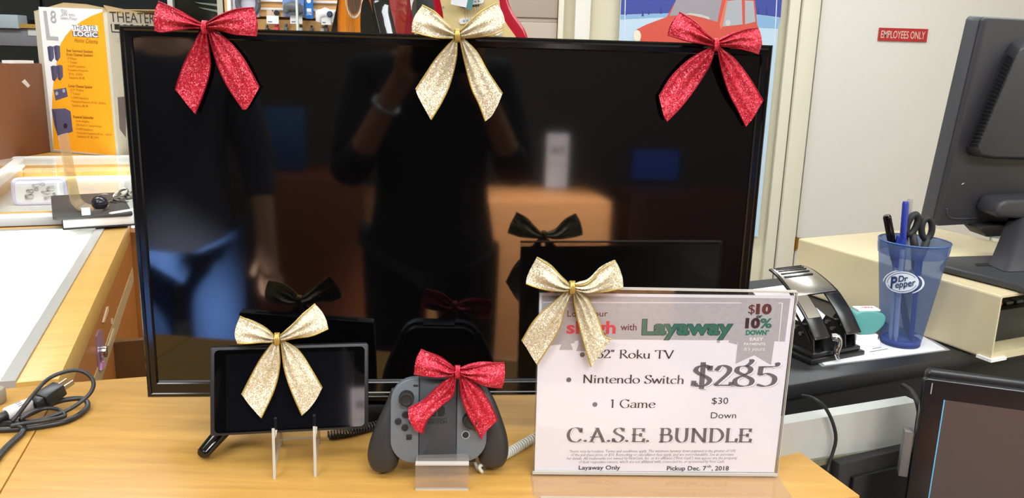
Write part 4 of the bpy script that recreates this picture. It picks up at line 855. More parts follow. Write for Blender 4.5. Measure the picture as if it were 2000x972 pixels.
MB().prism(rrect(gx0+.004, gx1-.004, yb+.003, yt-.003, .022, 6), -.024, -.0121).build('back_shell', M_hd, gp, bevel=.003)
def stick(parent, x, y, r):
    q = gz(x, y); M = Matrix.Translation((q.x, q.y, 0))
    MB().lathe([(r*1.02, 0), (r*1.02, .0012), (r*.6, .0014), (r*.55, .005), (r*.95, .0065), (r, .008), (r*.93, .0095), (r*.7, .0098), (r*.6, .0088), (0, .0085)], 28, M).build('thumbstick', M_dark, parent, smooth=True)
stick(lc, 300, 306, .0082); stick(rc, 800, 480, .0082)
def button(parent, x, y, r, nm, lb=None):
    q = gz(x, y); MB().lathe([(r, 0), (r, .0016), (r*.85, .0022), (0, .0023)], 20, Matrix.Translation((q.x, q.y, 0))).build(nm, M_dark, parent, smooth=40)
for x, y in ((233, 494), (290, 442), (286, 543), (345, 492)): button(lc, x, y, .0036, 'direction_button')
for x, y in ((770, 300), (830, 250), (885, 300), (830, 350)): button(rc, x, y, .0036, 'letter_button')
q0, q1 = gz(355, 218), gz(392, 206); MB().box(q0.x, q1.x, q0.y, q1.y, 0, .0012).build('minus_button', M_dark, lc)
q0, q1 = gz(298, 640), gz(341, 598); o = MB().box(q0.x, q1.x, q0.y, q1.y, 0, .001).build('capture_button', M_dark, lc, bevel=.0004)
q = gz(767, 601); MB().lathe([(.0048, 0), (.0048, .001), (.0036, .001), (.0036, .0002)], 24, Matrix.Translation((q.x, q.y, 0))).build('home_ring', mat('home_ring', '8f9397', .4), rc); button(rc, 767, 601, .0033, 'home_button')
q0, q1 = gz(710, 818), gz(848, 806); MB().box(q0.x, q1.x, yb-.0008, yb+.0012, -.009, -.002).build('rail_slot', M_black, rc)
# emblem and lettering on the middle
mb = MB(); q0, q1 = gz(485, 455), gz(542, 372)
mb.ring(rrect(q0.x, q1.x-.0012, q0.y, q1.y, .0035, 5, [.0003, .0035, .0035, .0003]), rrect(q0.x+.0016, q1.x-.0026, q0.y+.0016, q1.y-.0016, .0022, 5, [.0003, .0022, .0022, .0003]), .0004, .0007); mb.build('emblem', M_dark, ce)
q0, q1 = gz(546, 455), gz(604, 372); MB().prism(rrect(q0.x, q1.x, q0.y, q1.y, .0035, 5, [.0035, .0003, .0003, .0035]), .0004, .0007).build('emblem', M_dark, ce)
mb = MB(); text(mb, 'NINTENDO', GF, (720+470/4.05, 700+488/4.05), (720+615/4.05, 700+484/4.05), 3.5, .0008, .005); mb.build('lettering', M_dark, ce)
mb = MB(); text(mb, 'SWITCH', GF, (720+465/4.05, 700+518/4.05), (720+618/4.05, 700+512/4.05), 6, .0008, .02); mb.build('lettering', M_dark, ce)
# handles
def handle(pts, rs, z0, nm='handle'):
    mb = MB(); P_ = crom([(*gz(x, y, z)[:2], z) for (x, y), z in zip(pts, z0)], 26)
    R_ = crom([(r, 0, 0) for r in rs], 26); mb2 = MB()
    global FLATK; FLATK = .8
    mb.tube(P_, [max(.0008, q.x) for q in R_], 18, flat=(0, 0, 1)); FLATK = 1
    return mb.build(nm, M_hd, gp, smooth=180)
handle([(212, 235), (190, 380), (150, 540), (122, 690), (122, 790), (140, 862), (146, 890)], [.004, .009, .0135, .017, .0178, .0125, .002], [-.012, -.012, -.012, -.013, -.014, -.015, -.015])
handle([(905, 225), (935, 340), (965, 500), (985, 650), (980, 760), (965, 832), (958, 862)], [.004, .009, .0135, .0168, .0176, .0125, .002], [-.012, -.012, -.012, -.013, -.014, -.015, -.015])
# easel
e0, e1 = at(811, 957, z=0), at(915, 957, z=0); EW = (e1-e0).length; EF = flat(e0, math.atan2(e1.y-e0.y, e1.x-e0.x))
ez = root('easel', 'small clear acrylic easel under the game controller', 'display stand', EF)
mb = MB(); eh = up(e0, EF.M.to_euler().z).px(815, 908).y
mb.prism([(0, 0), (.003, 0), (.006, eh-.004), (.05, eh-.004), (.056, 0), (.06, 0), (.052, eh), (.004, eh), (.001, eh-.001)], 0, EW, YZ)
for i, f in enumerate(mb.f):
    if len(f) == 4 and i not in (0, 1): mb.mi[i] = 0
mb.mi[0] = mb.mi[1] = 1
mb.build('folded_sheet', [clear('acrylic_easel', 'f2efec', white=.1, wcol='e8dfd8'), M_acedge], ez, fixn=True)
mb = MB(); mb.box(0, EW, .0, .003, 0, .0015); mb.box(0, EW, .001, .008, eh-.001, eh+.0006); mb.build('bright_fold', M_acedge, ez)
bow('red glitter bow on top of the game controller', GF, cv(700, 660, 3.117), dict(knot=(603, 203),
  LL=([(596, 190), (530, 140), (460, 100), (380, 68)], [(596, 216), (510, 225), (430, 222), (338, 220)], [(352, 125), (342, 180)]),
  LR=([(610, 187), (690, 165), (780, 150), (888, 150)], [(610, 214), (690, 250), (780, 285), (875, 302)], [(891, 205), (887, 260)]),
  TL=([(578, 222), (480, 300), (400, 380), (305, 430)], [(596, 222), (575, 350), (500, 420), (420, 500), (390, 585)], [(307, 490), (345, 560)]),
  TR=([(616, 222), (630, 360), (670, 470), (720, 560), (755, 628)], [(632, 215), (740, 310), (800, 400), (850, 510)], [(770, 590), (800, 555)])), 'red', .014, tails_base=-.003)

# ------------------------------------------------------------------ price sign in an acrylic holder
SGF = up((.171163, .849054, .0035), .040365, .0)
def sx_(x, y, d=0): return SGF.px(x, y, d)
sg = root('sign_holder', 'clear acrylic sign holder standing at the front right of the counter', 'sign holder', SGF)
cn = [sx_(1041, 921), sx_(1516.5, 926), sx_(1558, 570), sx_(1052, 563)]
SX0, SX1, SYT = (cn[0].x+cn[3].x)/2, (cn[1].x+cn[2].x)/2, (cn[2].y+cn[3].y)/2
bf0, bf1 = SGF.I @ at(1051, 968, z=.0035), SGF.I @ at(1541, 969, z=.0035); BZ = (bf0.z+bf1.z)/2
mb = MB(); mb.box(SX0, SX1, 0, SYT, -.0048, -.0028); mb.build('back_sheet', [M_acryl], sg)
mb = MB(); mb.box(SX0, SX1, .0, SYT, -.0004, .0012); mb.build('front_sheet', [clear('acrylic_front', 'fbfafa', amount=.05)], sg)
mb = MB(); mb.box(SX0, SX1, SYT-.0002, SYT+.0014, -.0048, .0012); mb.build('top_fold', [M_acedge], sg)
mb = MB(); mb.box(SX1, SX1+.0008, .0, SYT, -.0004, .0012); mb.box(SX1, SX1+.0008, 0, SYT, -.0048, -.0028); mb.build('side_edge', M_acedge, sg)
mb = MB(); mb.prism(rrect(SX0-.002, SX1+.002, -BZ, .004, .008, 6, [.001, .001, .008, .008]), -.003, -.0008, Matrix.Rotation(R(-90), 4, 'X')); 
mb.v = [(x, y-.0024, z) for x, y, z in mb.v]; mb.build('base_sheet', [clear('acrylic_base', 'f3eeea', amount=.2, white=.12, wcol='f0dccb')], sg)
mb = MB(); mb.box(SX0+.006, SX1-.006, -.0033, -.0013, BZ, BZ+.0008); mb.build('base_edge', M_acedge, sg)
mb = MB(); mb.box(SX0, SX1, -.0012, .002, -.0005, .002); mb.build('bend', M_acedge, sg)
# paper
pc = [sx_(1044, 919, -.0016), sx_(1512, 922, -.0016), sx_(1553, 577, -.0016), sx_(1054, 571.5, -.0016)]
PYB = (pc[0].y+pc[1].y)/2
pp = MB(); pp.prism([q[:2] for q in pc], -.0019, -.0016); pr = pp.build('price_sheet', M_paper, None, SGF)
tag(pr, 'printed white price sheet inside the sign holder', 'sign')
def pshape(name, pts, m, d): mb = MB(); mb.prism([sx_(x, y, d)[:2] for x, y in pts], d-.00012, d); return mb.build(name, m, pr)
M_ban = mat('banner_grey', 'b2b0b3', .8, var=.1, vscale=260)
pshape('banner', [(1058, 577), (1544, 582.5), (1533, 667), (1512, 666), (1440, 667), (1425, 664), (1180, 662.5), (1124, 665), (1121, 670), (1058, 676)], M_ban, -.00145)
pshape('banner_ribbon', [(1449, 590), (1523, 592), (1506, 712), (1473.5, 693), (1437, 710)], M_ban, -.0013)
for (x, y, k) in ((1106, 670, 1), (1138, 672, .9)): pshape('printed_tree', [(x-9*k, y-8), (x+9*k, y-8), (x+8*k, y), (x+11*k, y+6), (x+13*k, y+13), (x-14*k, y+13), (x-11*k, y+6), (x-9*k, y)], M_ban, -.0013)
pshape('printed_tree', [(1401, 660), (1407, 660), (1406, 669), (1400, 669)], M_ban, -.0013); pshape('printed_tree', [(1424, 664), (1440, 662), (1440, 672), (1423, 668)], M_ban, -.0013)
M_pw = mat('print_paper_white', 'f0eef0', .8)
pshape('printed_line', [(1060, 589.6), (1448, 590.9), (1448, 592.1), (1060, 590.8)], M_pw, -.00125)
pshape('printed_line', [(1520, 590.9), (1529, 591.2), (1521.5, 667), (1520.3, 667), (1527.5, 592.4), (1520, 592.1)], M_pw, -.00125)
M_prd, M_pgr, M_pbr, M_pdk = mat('print_red', 'cc3247', .7), mat('print_green', '2f6b5c', .7), mat('print_maroon', '5e2a26', .7), mat('print_darkgreen', '16302c', .7)
def st_(name, s, L, Rr, cap, m, d=-.0012, off=0, shear=0, clip=False, res=3):
    mb = MB(); text(mb, s, SGF, L, Rr, cap, d, off, shear, res)
    if clip: mb.v = [(x, max(y, PYB+.0008), z) for x, y, z in mb.v]
    return mb.build(name, m, pr)
st_('lettering', 'Load your', (1108, 618), (1187, 617.5), 12, M_pbr, off=.006)
st_('lettering', 'sleigh', (1107.5, 650.5), (1201, 650.5), 24, M_prd, off=.03)
st_('lettering', 'with', (1212, 644.5), (1243, 644.5), 13, M_pbr, off=.012)
st_('lettering_outline', 'Layaway', (1255.5, 652.5), (1427, 652.5), 29, M_pdk, -.00122, off=.055); st_('lettering', 'Layaway', (1255.5, 652.5), (1427, 652.5), 29, M_pgr, -.00112, off=.034)
st_('lettering', '$', (1461, 612), (1474, 612), 18, M_pbr, -.001, off=-.004)
st_('lettering', '10', (1478, 612), (1504.5, 612), 18, M_pbr, -.001, off=.06)
st_('lettering', 'or', (1477.5, 620.5), (1488, 620.5), 7, M_pdk, -.001, off=.04)
st_('lettering', '10', (1457, 639.5), (1482, 639.5), 18, mat('print_plum', '3c2028', .7), -.001, off=.06)
st_('lettering', '%', (1485, 639.5), (1506, 639.5), 18, M_pgr, -.001, off=.03)
st_('lettering', 'DOWN*', (1457, 653.5), (1502, 653.5), 9, mat('print_teal', '1f7a63', .7), -.001, off=.05)
st_('lettering', 'EASY', (1464.5, 665), (1490, 665), 6.5, M_pw, -.001, off=.015)
st_('lettering', 'PAYMENTS.', (1453, 674), (1496, 674), 5.2, M_pw, -.001, off=.015)
st_('lettering', "It's yours.", (1453, 684.5), (1495, 684.5), 7.5, M_pw, -.001, shear=.2)
def sser(s, L, Rr, cap, m=M_ink, name='lettering', d=-.0012, **k):
    mb = MB(); serif(mb, s, SGF, L, Rr, cap, d, **k); return mb.build(name, m, pr)
sser('32\u201d Roku TV', (1166, 699), (1316.5, 700), 17)
sser('Nintendo Switch', (1138, 747.5), (1335.6, 749), 17)
sser('1 Game', (1192, 795.7), (1280, 796), 17)
for x, y in ((1137.3, 692.5), (1111, 741.3), (1162, 789.5)):
    q = sx_(x, y, -.0012); MB().prism(ellip(q.x, q.y, .0028, .0028, 20), -.0013, -.0012).build('bullet', M_inkg, pr)
def shadowed(s, L, Rr, cap, k):
    sser(s, L, Rr, cap, M_inkg, 'lettering_shadow', -.00135, thick=k*1.1, thin=.05, ser=.05, shift=(.075, -.045))
    sser(s, L, Rr, cap, M_pw, 'lettering_gap', -.00125, thick=k*1.35, thin=.085, ser=.085, shift=(.04, -.022))
    sser(s, L, Rr, cap, M_inkg, 'lettering', -.00112, thick=k, thin=.035, ser=.04)
shadowed('$285', (1350, 753.5), (1519, 754), 42, .155)
shadowed('C.A.S.E. BUNDLE', (1107, 862.3), (1468, 863.3), 29, .15)
st_('lettering', '$30', (1390, 788.3), (1422, 788.3), 13, M_ink, off=-.004)
st_('lettering', 'Down', (1388, 816.5), (1437.5, 816.5), 12.5, M_ink, off=-.004)
M_fine = mat('fine_print', '98959a', .8)
for s, L, Rr in (('*Items vary by location. Terms and conditions apply. The minimum layaway down payment is the greater of 10%', (1112, 883.2), (1437, 882.2)),
                 ('of the purchase price or $10. Restocking or cancellation fees apply, and are non-refundable. See an associate', (1115, 890.2), (1432.7, 889.2)),
                 ('for details. All trademarks not owned by FirstCash, Inc. or it\u2019s affiliates ("First Cash") that appear are the property', (1107, 897.2), (1440, 896.2)),
                 ('of their respective owners, which are not affiliated with, connected to, or sponsored by First Cash.', (1130, 904), (1415, 903))):
    st_('fine_print', s, L, Rr, 5.6, M_fine, shear=.2, res=1)
st_('lettering', 'Layaway Only', (1130.5, 916.5), (1211, 916.5), 8.5, M_ink, off=.012, clip=True)
st_('lettering', 'Pickup Dec. 7', (1302.6, 918), (1379, 918), 8.8, M_ink, off=.012, clip=True)
st_('lettering', 'th', (1381, 912.5), (1388.8, 912.5), 5, M_ink, off=.005)
st_('lettering', ', 2018', (1390, 918), (1423, 918), 8.8, M_ink, off=.012, clip=True)
bow('gold glitter bow on the top left corner of the sign holder', Fr(SGF.M), cv(1000, 490, 4.05), dict(knot=(475, 285),
  LL=([(464, 272), (390, 200), (310, 115), (200, 48)], [(464, 302), (350, 300), (230, 290), (110, 252)], [(160, 115), (122, 195)]),
  LR=([(486, 266), (600, 235), (700, 140), (815, 72)], [(486, 302), (600, 322), (740, 315), (878, 280)], [(848, 130), (872, 205)]),
  TL=([(440, 305), (330, 410), (180, 560), (80, 730)], [(468, 310), (420, 460), (370, 650), (200, 920)], [(118, 790), (160, 860)]),
  TR=([(486, 312), (505, 460), (560, 690), (630, 925)], [(504, 308), (610, 400), (690, 560), (735, 685), (795, 708)], [(745, 780), (690, 850)])), 'gold', .014, tails_base=-.007)

# ------------------------------------------------------------------ black service counter on the right
BZT = .05
A0, A1 = at(1540, 752, z=BZT), at(1890, 692, z=BZT)
RY = math.atan2(A1.y-A0.y, A1.x-A0.x); RF0 = flat((A0.x, A0.y, 0), RY)
kc = root('counter', 'black service counter with hole punch, cup and beige metal case on it', 'counter', RF0)
back = (RF0.I @ at(1490, 545, z=BZT)).y
mb = MB(); mb.box(-.06, 1.15, 0, back, BZT-.022, BZT); mb.build('worktop', mat('counter_black', '1b1b1d', .42, bump=.04, bscale=400), kc, bevel=.003)
mb = MB(); mb.box(-.05, 1.14, .012, .03, -.052, BZT-.022); mb.build('apron', M_dark, kc)
mb = MB(); mb.box(.06, 1.14, back-.03, back-.01, FLOOR, BZT-.022); mb.build('back_panel', M_dark, kc)
mb = MB(); mb.box(.06, .08, .03, back-.03, FLOOR, BZT-.022); mb.build('end_panel', M_dark, kc)
mb = MB()
q = at(1560, 738, z=BZT)
wf = up(RF0.w((0, -.08, 0)), RY); WFI = RF0.I @ wf.M
def wpx(pts, z0, z1): mb = MB(); mb.prism([wf.px(x, y, z1)[:2] for x, y in pts], z0, z1, WFI); return mb
wp = wpx([(1505, 832), (1793, 784), (1781, 868), (1560, 903), (1505, 912)], -.02, 0).build('white_board', mat('board_white', 'a8aaa6', .5), kc)
wpx([(1560, 903), (1781, 868), (1780, 877), (1575, 914)], -.02, .004).build('lower_ledge', mat('dirty_ledge', '6f6d58', .6, var=.4, vscale=60), kc)
wpx([(1640, 898), (1700, 886), (1702, 891), (1640, 903)], .0, .0055).build('dust_streak', M_dark, kc)
lf = up(RF0.w((0, -.1, 0)), RY)
tops = [RF0.I @ (lf.w(lf.px(x, y, 0))) for x, y in ((1600, 912), (1780, 876))]
bz = (tops[0].z+tops[1].z)/2
bc = root('panel', 'low black panel standing in front of the black service counter', 'panel', RF0)
mb = MB(); mb.box(-.0, .5, -.1, -.085, FLOOR, bz); mb.build('panel_body', M_dark, bc, bevel=.003)
mb = MB(); mb.box(0.02, .48, -.106, -.1, FLOOR+.05, bz-.02); mb.build('front_board', M_black, bc, bevel=.002)
# dust on the worktop
mb = MB()
# drawer runner sticking out under the maple counter
dq = at(1540, 853, y=.985); drf = up(dq, R(12))
ds = root('drawer_runner', 'black steel drawer runner poking out right of the price sign', 'drawer runner', drf)
dp = [drf.px(x, y, 0) for x, y in ((1500, 822), (1557, 852), (1555, 872), (1500, 848))]
MB().prism([q[:2] for q in dp], -.004, 0).build('channel', mat('runner_grey', '3f4140', .4, metal=.5), ds)
for ex in ((1530, 846, 3, 2.2), (1546.5, 859, 2, 5)):
    q = drf.px(ex[0], ex[1], 0); MB().prism(ellip(q.x, q.y, ex[2]*.0007, ex[3]*.0007, 12), 0, .0006).build('slot', mat('slot_pale', 'a9b2ad', .5), ds)
q = [drf.px(x, y, 0) for x, y in ((1500, 822), (1557, 852))]; mb = MB(); mb.tube([q[0], q[1]], .0012, 6); mb.build('lip', M_black, ds)
# black cords under the counter
def cord(name, label, pts, r, m=M_dark, n=60, fr=None):
    mb = MB(); mb.tube(crom(pts, n), r, 8); return tag(mb.build(name, m, smooth=180), label, 'cord')
cw = lambda x, y, d: wf.w(wf.px(x, y, d))
cord('cord', 'thin black cord curving down across the white board', [cw(1568, 772, -.03), cw(1590, 778, .0), cw(1612, 796, .006), cw(1628, 830, .008), cw(1632, 862, .008), cw(1620, 903, .008), cw(1616, 920, .01)], .0022)
cord('cord', 'thicker black cord hanging down left of the black screen', [cw(1764, 752, -.03), cw(1780, 764, .01), cw(1793, 790, .03), cw(1797, 830, .03), cw(1790, 870, .03), cw(1788, 920, .03)], .0034)
# laminated sheet and other papers
cF, cG, cH = at(1605, 716, z=BZT), at(1856, 684, z=BZT), at(1800, 652, z=BZT)
ls = MB(); ls.prism([cF[:2], cG[:2], cH[:2], (cF+cH-cG)[:2]], BZT+.0002, BZT+.001)
o = ls.build('laminated_sheet', [clear('laminate', 'f4f4f4', white=.25, wcol='d8dadc')], None); tag(o, 'laminated white sheet lying under the cup and the hole punch', 'sheet')
ins = lambda p, c, k: p.lerp(c, k); ctr = (cF+cH)/2
pq = [p+(ctr-p).normalized()*.007 for p in (cF, cG, cH, cF+cH-cG)]
MB().prism([p[:2] for p in pq], BZT+.0011, BZT+.0013).build('paper', mat('sheet_paper', 'd8d8da', .7), o)
for x0, y0, x1, y1 in ((1700, 687, 1735, 681), (1705, 681, 1722, 678)):
    a_, b_ = at(x0, y0, z=BZT+.0015), at(x1, y1, z=BZT+.0015); nv = V((-(b_-a_).y, (b_-a_).x, 0)).normalized()*.0018
    MB().prism([a_[:2], b_[:2], (b_+nv)[:2], (a_+nv)[:2]], BZT+.0013, BZT+.0015).build('printed_line', M_inkg, o)
pq = [at(x, y, z=BZT) for x, y in ((1466, 566), (1540, 556), (1640, 640), (1560, 672))]
o = MB().prism([p[:2] for p in pq], BZT+.0002, BZT+.0008).build('paper_sheet', M_paper); tag(o, 'loose white paper behind the hole punch', 'sheet')
# hole punch
PA, PB = at(1583, 714, z=BZT), at(1689, 694, z=BZT); PY = math.atan2(PB.y-PA.y, PB.x-PA.x); PFR = flat((PA.x, PA.y, BZT), PY); PWd = (PB-PA).length
hp = root('hole_punch', 'black two-hole punch with chrome lever behind the price sign', 'hole punch', PFR)
M_pb = mat('punch_black', '161617', .25, spec=.6)
mb = MB(); mb.box(0, PWd, 0, .105, 0, .008); mb.build('rubber_tray', M_black, hp, bevel=.002)
mb = MB(); mb.box(.006, PWd-.006, .004, .1, .008, .015); mb.build('base_plate', M_pb, hp, bevel=.002)
YZP = Matrix(((0, 0, 1, 0), (1, 0, 0, 0), (0, 1, 0, 0), (0, 0, 0, 1)))
ax0, ax1 = .012, PWd-.034
for x in (ax0, ax1):
    for dx in (0, .0195):
        mb = MB(); mb.prism([(.008, .015), (.058, .015), (.062, .03), (.05, .052), (.03, .05), (.012, .036)], x+dx, x+dx+.0022, YZP); b = mb.build('bracket', M_pb, hp, fixn=True)
    for y, z in ((.045, .043), (.034, .036)): mb = MB(); mb.cyl((x-.003, y, z), (x+.0245, y, z), .003, n=12); mb.build('rivet', M_steel, hp, smooth=40)
    mb = MB(); mb.cyl((x+.011, .024, .015), (x+.011, .024, .045), .005, n=14); mb.build('punch_pin', M_steel, hp, smooth=40)
# lever: a bent plate rising away from the front
def lv(s, off=0):       # centre line of the lever: s = 0 at the front end, 1 at the grip end
    P_ = crom([(0, .006, .034), (0, .03, .062), (0, .062, .088), (0, .094, .105), (0, .114, .11)], 40); i = min(int(s*40), 39); f = s*40-i
    p = P_[i].lerp(P_[i+1], f); t = (P_[i+1]-P_[i]).normalized(); n_ = V((0, -t.z, t.y)); return p+n_*off
def plate(x0f, x1f, s0, s1, th, z0=0, n=14):
    mb = MB(); rows = []
    for i in range(n+1):
        s = s0+(s1-s0)*i/n; a, b = lv(s, z0+th), lv(s, z0); xa, xb = x0f(s), x1f(s)
        rows.append([V((xa, a.y, a.z)), V((xb, a.y, a.z)), V((xb, b.y, b.z)), V((xa, b.y, b.z))])
    vs = [p for r_ in rows for p in r_]
    mb.add(vs, [(4*i+k, 4*i+(k+1) % 4, 4*i+4+(k+1) % 4, 4*i+4+k) for i in range(n) for k in range(4)] + [(0, 1, 2, 3), (4*n+3, 4*n+2, 4*n+1, 4*n)])
    return mb
c_ = lambda v: (lambda s: v)
xA0, xA1, xB0, xB1 = ax0-.004, ax0+.026, ax1-.004, ax1+.026
plate(c_(xA0), c_(xA1), 0, .45, .003).build('lever_arm', M_pb, hp, bevel=.001, fixn=True)
plate(c_(xB0), c_(xB1), 0, .45, .003).build('lever_arm', M_pb, hp, bevel=.001, fixn=True)
plate(lambda s: xA0+(s-.45)*.012, lambda s: xB1-(s-.45)*.03, .45, 1.0, .003).build('lever', M_pb, hp, bevel=.001, fixn=True)
plate(lambda s: xA0+.003+(s-.4)*.012, lambda s: xB1-.004-(s-.4)*.03, .45, .98, .0012, .003).build('chrome_plate', mat('punch_chrome', 'c9c6bc', .22, metal=.9), hp, bevel=.0004, fixn=True)
plate(c_(xA0+.003), c_(xA1-.003), .22, .45, .0012, .003).build('chrome_arm', mat('punch_chrome', 'c9c6bc', .22, metal=.9), hp, fixn=True)
for k in range(5):
    s = .68+.062*k; plate(c_(xA0+.012), c_(xB1-.024), s, s+.024, .0022, .0032, 3).build('grip_slot', M_pb, hp, bevel=.0004, fixn=True)
for xa, xb in ((xA0, xA0+.002), (xB1-.002, xB1)):
    plate(c_(xa), c_(xb), 0.02, .5, .003, -.012).build('lever_side', M_pb, hp, fixn=True)
mb = MB(); mb.tube(crom([(ax0+.028, .004, .036), (ax0+.034, -.002, .036), (ax0+.036, -.003, .026), (ax0+.032, -.004, .014), (ax0+.034, -.006, .006)], 14), [.006]*4+[.005]*4+[.0045]*4+[.003]*3, 10, flat=(0, 1, 0)); mb.build('paper_stop', M_chrome, hp, smooth=180)
# teal hand stamp
q = at(1692, 678, z=BZT); STF = flat((q.x, q.y, BZT), R(8)); stp = root('hand_stamp', 'teal hand stamp with white label on top, right of the hole punch', 'stamp', STF)
MB().box(-.018, .017, .0, .022, .0014, .02).build('stamp_base', M_white, stp, bevel=.001); MB().box(-.02, .0205, -.002, .024, .0014, .011).build('stamp_foot', M_white, stp, bevel=.001)
MB().prism(outline([(-.022, .028), (-.026, .044), (-.02, .056), (0, .058), (.018, .054), (.026, .047), (.024, .034), (.01, .021), (-.012, .02)], 40), -.024, .0, Matrix(((1, 0, 0, 0), (0, 0, -1, 0), (0, 1, 0, 0), (0, 0, 0, 1)))).build('handle', mat('teal_rubber', '5b9d99', .4), stp, bevel=.003, seg=3, fixn=True)
mb = MB(); mb.box(-.019, .016, .001, .021, .0565, .0595); lbl = mb.build('label', M_white, stp, bevel=.0008)
mb = MB(); textl(mb, 'PAID', -.008, .01, .007, .006, .0598, .02); mb.v = [(-x+.001, .026-y-.004, z) for x, y, z in mb.v]; mb.build('lettering', M_prd, stp)
# stapler behind
q0, q1 = at(1598, 562, z=BZT), at(1684, 606, z=BZT); SA = math.atan2(q1.y-q0.y, q1.x-q0.x); SPF = flat((q0.x, q0.y, BZT), SA); SL = (q1-q0).length
sp_ = root('stapler', 'grey steel stapler lying behind the hole punch and the cup', 'stapler', SPF)
XZ = Matrix(((1, 0, 0, 0), (0, 0, 1, 0), (0, 1, 0, 0), (0, 0, 0, 1)))
MB().prism(rrect(0, SL, 0, .03, .012), 0.0008, .006).build('base', mat('stapler_dark', '2b2d2e', .4), sp_, bevel=.001)
MB().prism([(.01, .012), (SL-.01, .008), (SL-.006, .018), (.02, .026)], .006, .024, XZ).build('magazine', mat('stapler_clear', 'a9b8b0', .2, metal=.4), sp_, bevel=.001, fixn=True)
MB().prism([(.0, .022), (.03, .034), (SL-.02, .021), (SL, .014), (SL-.005, .01), (.01, .018)], .002, .028, XZ).build('arm', mat('stapler_grey', '6f7472', .3, metal=.6), sp_, bevel=.003, fixn=True)
MB().lathe([(.012, 0), (.012, .012), (.008, .016), (0, .016)], 18, Matrix.Translation((.0, -.022, .0008))).build('hinge_knob', mat('stapler_dark', '2b2d2e', .4), sp_, smooth=40)

# blue cup with pens
cq = at(1757, 671, z=BZT); CF = flat((cq.x, cq.y, BZT+.0014)); 
dist = (cq-CAM).dot(_w); r0 = 36/FPX*dist; CH = up(cq, 0).px(1780, 466).y*1.0
r1 = 65/FPX*(dist-.04)
CH -= .004
m_cup = bpy.data.materials.new('blue_tumbler'); m_cup.use_nodes = True; nt = m_cup.node_tree; nt.nodes.clear(); Lk = nt.links.new
ou = nt.nodes.new('ShaderNodeOutputMaterial'); trn = nt.nodes.new('ShaderNodeBsdfTransparent'); trn.inputs[0].default_value = hexc('bfcae0')
pb_ = nt.nodes.new('ShaderNodeBsdfPrincipled'); pb_.inputs['Base Color'].default_value = hexc('7f94bc'); pb_.inputs['Roughness'].default_value = .25
tl_ = nt.nodes.new('ShaderNodeBsdfTranslucent'); tl_.inputs[0].default_value = hexc('8ea4d0'); ms0 = nt.nodes.new('ShaderNodeMixShader'); ms0.inputs[0].default_value = .4
ms = nt.nodes.new('ShaderNodeMixShader'); ms.inputs[0].default_value = .3
Lk(pb_.outputs[0], ms0.inputs[1]); Lk(tl_.outputs[0], ms0.inputs[2]); Lk(trn.outputs[0], ms.inputs[1]); Lk(ms0.outputs[0], ms.inputs[2]); Lk(ms.outputs[0], ou.inputs[0])
cup = root('tumbler', 'translucent blue plastic tumbler full of pens with a white oval logo', 'cup', CF)
rw = lambda z: r0+(r1-r0)*min(1, z/CH)**1.0
pf_ = [(0, .003), (r0*.9, .003), (r0*.97, .0), (r0, .0)] + [(rw(z), z) for z in [CH*k/12 for k in range(1, 10)]] + [(rw(CH*.865), CH*.865), (rw(CH*.87)+.0012, CH*.875), (rw(CH*.95)+.0012, CH*.95), (rw(CH), CH), (rw(CH)-.0006, CH+.0012), (rw(CH)-.002, CH), (rw(CH*.87)-.001, CH*.87)]
MB().lathe(pf_, 48).build('cup_wall', m_cup, cup, smooth=180)
mb = MB(); mb.tube([(rw(CH)*cos(2*pi*k/48), rw(CH)*sin(2*pi*k/48), CH) for k in range(48)], .0012, 6, closed=True); mb.build('rim', mat('rim_blue', '3b5a94', .2), cup, smooth=180)
mb = MB(); mb.lathe([(0, .0032), (r0*.95, .0032), (r0*1.0, .0085), (r0*.9, .009)], 40); mb.build('base_disc', mat('base_blue', '2f4faa', .25), cup, smooth=180)
# logo: local frame tangent to the cup facing the camera
lc_ = at(1763, 551, y=cq.y-.03); zc = CF.I @ lc_
def oncup(x, y, lift):       # photo point -> on the cup wall
    d = ray(x, y); o_ = CAM-V(CF.M.translation); lo, hi = 0, 0
    t = .6
    while t < 2.2:
        p = o_+d*t
        if math.hypot(p.x, p.y) <= rw(max(0, p.z))+lift: break
        t += .00015
    return p
def logo(name, pts, lift, m):
    cx, cy = sum(p[0] for p in pts)/len(pts), sum(p[1] for p in pts)/len(pts); pts = list(pts)+[pts[0]]
    mb = MB(); mb.grid([[oncup(1690+(cx+(x-cx)*k/8)/2.947, 370+(cy+(y-cy)*k/8)/2.945, lift) for x, y in pts] for k in range(9)]); return mb.build(name, m, cup)
def band(name, A, B, lift, m):
    mb = MB(); mb.grid([[oncup(1690+x/2.947, 370+y/2.945, lift) for x, y in row] for row in zip(A, B)]); return mb.build(name, m, cup)
M_lw, M_lb = mat('logo_white', 'dfe6f0', .4), mat('logo_navy', '253a66', .4)
logo('logo_oval', ellip(213, 533, 96, 62, 40), .0006, M_lw)
ar = lambda rx, ry, a0, a1, cx=213, cy=533: [(cx+rx*cos(R(a)), cy+ry*sin(R(a))) for a in [a0+(a1-a0)*k/24 for k in range(25)]]
band('logo_swash', ar(106, 66, 190, 262), ar(112, 72, 180, 250), .0006, M_lw)
band('logo_swash', ar(108, 62, 60, -42, 220, 538), ar(122, 66, 66, -34, 219, 538), .0007, M_lw)
band('logo_swash', ar(95, 56, 80, 10, 226, 540), ar(98, 59, 80, 5, 226, 540), .0009, M_lb)
band('logo_swash', ar(84, 52, 175, 330), ar(87, 55, 175, 335), .0009, M_lb); band('logo_swash', ar(84, 52, 20, 165), ar(87, 55, 20, 165), .0009, M_lb)
